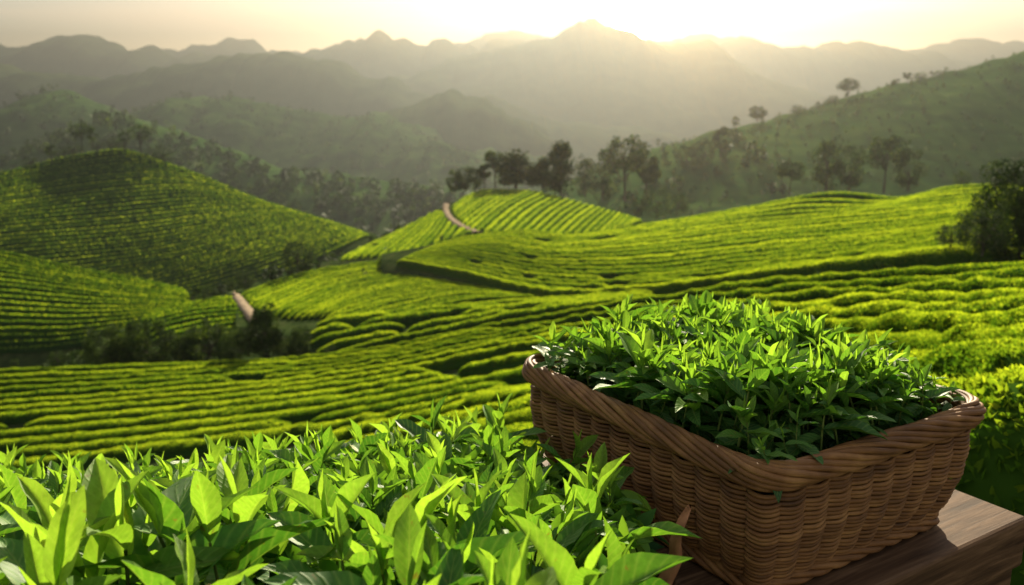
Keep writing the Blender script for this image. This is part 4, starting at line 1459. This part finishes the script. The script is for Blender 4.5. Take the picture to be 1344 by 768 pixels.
protos = []
for v in range(9):
    lb, sb = sprig_bufs([6, 7, 8, 6, 7, 9, 7, 6, 8][v], 0.082, 0.085, 100 + v, 'hi', young=[0.85, 0.7, 0.95, 0.6, 0.9, 0.75, 1.0, 0.6, 0.8][v], oldness=[0.2, 0.1, 0.3, 0.08, 0.25, 0.12, 0.3, 0.05, 0.2][v])
    protos.append((lb, sb, None))
SPRIG = [None] * 9
cand = []
gap = 0.030
for ix in np.arange(-HS + 0.045, HS - 0.042, gap):
    for iy in np.arange(-HL + 0.045, HL - 0.042, gap):
        cand.append((ix + random.uniform(-0.011, 0.011), iy + random.uniform(-0.011, 0.011)))
random.shuffle(cand)
print('sprigs', len(cand))
cnt = 0
for (x, y) in cand[:285]:
    edge_near = -x / HS * 0.5 - y / HL * 0.8
    v = random.choice([0, 2, 4, 6, 8]) if random.random() > 0.35 + 0.30 * edge_near else random.choice([1, 3, 5, 7])
    lab = 'fresh green tea sprig heaped upright in the brown wicker basket'
    if SPRIG[v] is None:
        t = thing('tea_sprig', lab, 'tea sprig', group='tea sprigs heaped in the wicker basket')
        protos[v][0].build('leaves', M_LEAF, t)
        protos[v][1].build('stem', M_STEM, t)
        SPRIG[v] = t
        o = t
    else:
        o = dup(SPRIG[v])
    P = bworld(np.array([[x, y]]), 0)[0]
    near = (-x / HS * 0.5 - y / HL * 0.8)                 # towards the camera side
    sc = random.uniform(0.70, 1.08) * (1.0 + 0.30 * max(0, near))
    edge = max(abs(x) / HS, abs(y) / HL)
    LV_ = np.concatenate(protos[v][0].v)
    for attempt in range(10):
        lean = random.uniform(0.0, 0.45) * (1 - 0.6 * edge ** 2)
        la = random.uniform(0, 6.283)
        z = Z1 + float(heap_z(np.array(x), np.array(y))) - 0.045 * sc * (1 - edge ** 2)
        ax = Vector((math.cos(la) * lean, math.sin(la) * lean, 0))
        Rm = Matrix.Rotation(min(0.7, ax.length), 3, ax.normalized() if ax.length > 1e-4 else Vector((1, 0, 0))) @ Matrix.Rotation(random.uniform(0, 6.283), 3, 'Z')
        Wv = LV_ @ np.array(Rm).T * sc + np.array([P[0], P[1], z])
        su, lu = Wv @ e_s, Wv @ e_l
        if not ((Wv[:, 2] < Z1 + 0.022) & ((abs(su) > HS - 0.028) | (abs(lu) > HL - 0.028))).any():
            break
        sc *= 0.93
        if attempt > 4:
            z += 0.008
    o.location = (bc[0] + P[0], bc[1] + P[1], z)
    o.rotation_euler = Rm.to_euler()
    o.scale = (sc, sc, sc)
    cnt += 1

# ------------------------------------------------------------------ foreground tea bushes
def bush_top(x, y):
    """top of the foreground plants"""
    z = -0.455 - 0.16 * np.clip(y - 0.75, -0.3, 0.9) - 0.13 * np.clip(-x - 0.1, 0, 1) + 0.03 * np.sin(x * 5 + 1) * np.cos(y * 4)
    return z - 0.25 * np.clip(y - 1.38, 0, 1) ** 1.0 - 0.035 * np.clip((x + 0.35) / 0.4, 0, 1) * np.clip((y - 0.85) / 0.4, 0, 1) - 0.35 * np.clip(x - 0.10, 0, 1) * np.clip(1.2 - y, 0, 1)


def bush_in(x, y):
    # footprint: left of the basket and bench, right in front of the camera
    p = np.array([x, y]) - bc
    ls, ll = p @ e_s[:2], p @ e_l[:2]
    if ls > -HS - 0.05 and ll > -HL - 0.06:
        return False
    return x < 0.10 + 0.22 * (y - 0.76)


BUSH = [('leafy tea bush filling the bottom left corner', -0.62), ('bright tea bush at the bottom middle, left of the bench', -0.17), ('tea bush pressed against the left side of wicker basket', 0.2)]
bnd = [-1.75, -0.40, -0.02, 0.42]
shoot_protos = []
for v in range(8):
    shoot_protos.append(sprig_bufs([7, 6, 8, 7, 6, 8, 7, 7][v], 0.108, 0.13, 300 + v, 'hi', young=[0.9, 0.75, 0.95, 0.7, 0.85, 0.9, 0.8, 1.0][v], oldness=[0.12, 0.05, 0.2, 0.08, 0.15, 0.25, 0.05, 0.2][v], spread=1.2))
for bi, (lab, cx) in enumerate(BUSH):
    x0, x1 = bnd[bi], bnd[bi + 1]
    cy = 1.05
    t = thing('tea_bush', lab, 'tea bush', (cx, cy, -1.75), group='tea bushes in the foreground')
    org = np.array([cx, cy, -1.75])
    # woody stems
    sb = Buf()
    for k in range(26):
        tx, ty = random.uniform(max(x0, -1.2), x1), random.uniform(0.55, 1.5)
        if not bush_in(tx, ty):
            continue
        a = np.array([cx + (tx - cx) * 0.4, cy + (ty - cy) * 0.4, -1.78])
        c = np.array([tx, ty, float(bush_top(np.array(tx), np.array(ty))) - 0.10])
        mm = (a + c) / 2 + np.array([random.uniform(-.05, .05), random.uniform(-.05, .05), -0.1])
        tube(spl([a, mm, c], 9) - org, np.linspace(0.011, 0.003, 9), 6, buf=sb)
    sb.build('stems', M_BARK, t)
    fb = Buf()
    # inner mature leaves
    m = 9000 if bi else 19000
    X, Y = RNG.uniform(x0 - 0.03, x1 + 0.03, m), RNG.uniform(0.35, 1.72, m)
    ok = np.array([bush_in(a, b) for a, b in zip(X, Y)]) & (abs(X) < 0.95 * Y + 0.42)
    X, Y = X[ok], Y[ok]
    m = len(X)
    Z = bush_top(X, Y) - 0.035 - RNG.uniform(0, 1, m) ** 1.6 * 0.30
    a = RNG.uniform(0, 6.283, m)
    el = RNG.normal(0.35, 0.4, m)
    D = np.stack([np.cos(a) * np.cos(el), np.sin(a) * np.cos(el), np.sin(el)], -1)
    Lq = RNG.uniform(0.045, 0.085, m)
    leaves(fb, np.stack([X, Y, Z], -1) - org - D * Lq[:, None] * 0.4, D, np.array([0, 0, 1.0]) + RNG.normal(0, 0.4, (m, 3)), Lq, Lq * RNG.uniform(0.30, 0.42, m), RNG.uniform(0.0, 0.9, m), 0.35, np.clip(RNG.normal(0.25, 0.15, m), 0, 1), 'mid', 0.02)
    # small young leaves at the surface, densest at the far side
    m = 5200 if bi else 11000
    X, Y = RNG.uniform(x0 - 0.03, x1 + 0.03, m), 0.8 + 0.9 * RNG.uniform(0, 1, m) ** 0.7
    ok = np.array([bush_in(a, b) for a, b in zip(X, Y)]) & (abs(X) < 0.95 * Y + 0.42)
    X, Y = X[ok], Y[ok]
    m = len(X)
    Z = bush_top(X, Y) - RNG.uniform(-0.005, 0.05, m)
    a = RNG.uniform(0, 6.283, m)
    el = RNG.normal(0.8, 0.35, m)
    D = np.stack([np.cos(a) * np.cos(el), np.sin(a) * np.cos(el), np.sin(el)], -1)
    Lq = RNG.uniform(0.03, 0.06, m)
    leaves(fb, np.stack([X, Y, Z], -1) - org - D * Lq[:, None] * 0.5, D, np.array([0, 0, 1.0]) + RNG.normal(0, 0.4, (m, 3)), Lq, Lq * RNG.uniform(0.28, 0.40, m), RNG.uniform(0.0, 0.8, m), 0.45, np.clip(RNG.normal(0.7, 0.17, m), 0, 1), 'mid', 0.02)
    # dark interior so that no daylight shows through
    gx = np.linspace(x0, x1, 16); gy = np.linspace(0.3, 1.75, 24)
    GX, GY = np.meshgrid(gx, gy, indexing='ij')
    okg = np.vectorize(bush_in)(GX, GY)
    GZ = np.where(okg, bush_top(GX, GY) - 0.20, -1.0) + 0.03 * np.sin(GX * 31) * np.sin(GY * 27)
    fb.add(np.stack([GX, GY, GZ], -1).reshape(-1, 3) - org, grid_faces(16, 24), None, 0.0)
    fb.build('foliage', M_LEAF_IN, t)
    # standing shoots
    cand = []
    for gx_ in np.arange(x0, x1, 0.074):
        for gy_ in np.arange(0.52, 1.66, 0.074):
            x, y = gx_ + random.uniform(-.026, .026), gy_ + random.uniform(-.026, .026)
            if bush_in(x, y) and abs(x) < 0.66 * y + 0.16 and (y > 0.88 or random.random() < 0.75):
                cand.append((x, y))
    random.shuffle(cand)
    cand = cand[:100]
    made = {}
    for (x, y) in cand:
        v = random.randrange(8)
        if v not in made:
            lb, sb2 = shoot_protos[v]
            o = lb.build('shoot', M_LEAF, t)
            st = sb2.build('stem', M_STEM, o)
            made[v] = o
        else:
            o = made[v].copy(); COL.objects.link(o); o.parent = t
            c = made[v].children[0].copy(); COL.objects.link(c); c.parent = o
        sc = random.uniform(0.85, 1.35) * (1.28 if y < 0.88 else (1.05 if y < 1.0 else 0.75))
        z = float(bush_top(np.array(x), np.array(y))) - 0.10 * sc
        o.location = (x - org[0], y - org[1], z - org[2])
        ax = Vector((random.gauss(0, 0.30), random.gauss(0, 0.30), 0))
        o.rotation_euler = (Matrix.Rotation(ax.length, 3, ax.normalized()) @ Matrix.Rotation(random.uniform(0, 6.283), 3, 'Z')).to_euler()
        o.scale = (sc, sc, sc)
    print('bush', bi, len(cand))

# curled dry strip between bush and basket
c = np.concatenate([pix(907, 668, 1.02)[None], pix(897, 690, 1.0)[None], pix(889, 715, 0.985)[None], pix(888, 742, 0.975)[None], pix(872, 775, 0.965)[None], pix(862, 800, 0.96)[None]])
c = spl(c, 24)
wd = np.interp(np.linspace(0, 1, 24), [0, 0.15, 0.4, 0.7, 1], [0.001, 0.005, 0.007, 0.010, 0.013])
sdv = norm(np.array([0.8, -0.5, 0.25]))
V = np.stack([c - sdv * wd[:, None] + [0, 0.012, 0], c - sdv * wd[:, None] * 0.4, c + sdv * wd[:, None] * 0.5, c + sdv * wd[:, None] + [0, 0.010, 0.0]], 1)
V2 = V + np.array([0, 0.0016, 0])
allv = np.concatenate([V, V2[:, ::-1]], 1)
o = mesh('dry_leaf', allv - c[12], grid_faces(24, 8, close_v=True), M_DRY)
o.location = tuple(c[12])
tag(o, 'curled dry brown leaf strip between the tea bush and the basket', 'dry leaf')

# ------------------------------------------------------------------ haze: one closed box of thin air round everything
def haze():
    m, t, o = mat_new('haze')
    pv = NN(t, 'ShaderNodeVolumePrincipled')
    pv.inputs['Color'].default_value = HAZE_COL
    pv.inputs['Density'].default_value = HAZE_DENSITY
    pv.inputs['Anisotropy'].default_value = HAZE_G
    t.links.new(pv.outputs[0], o.inputs['Volume'])
    x0, x1, y0, y1, z0, z1 = -6000, 6000, -300, 4000, -235, 205
    V = np.array([(x, y, z) for x in (x0, x1) for y in (y0, y1) for z in (z0, z1)], float)
    f = np.array([(0, 1, 3, 2), (4, 6, 7, 5), (0, 4, 5, 1), (2, 3, 7, 6), (0, 2, 6, 4), (1, 5, 7, 3)])
    b = mesh('haze', V, f, m, smooth=False)
    tag(b, kind='stuff')


haze()
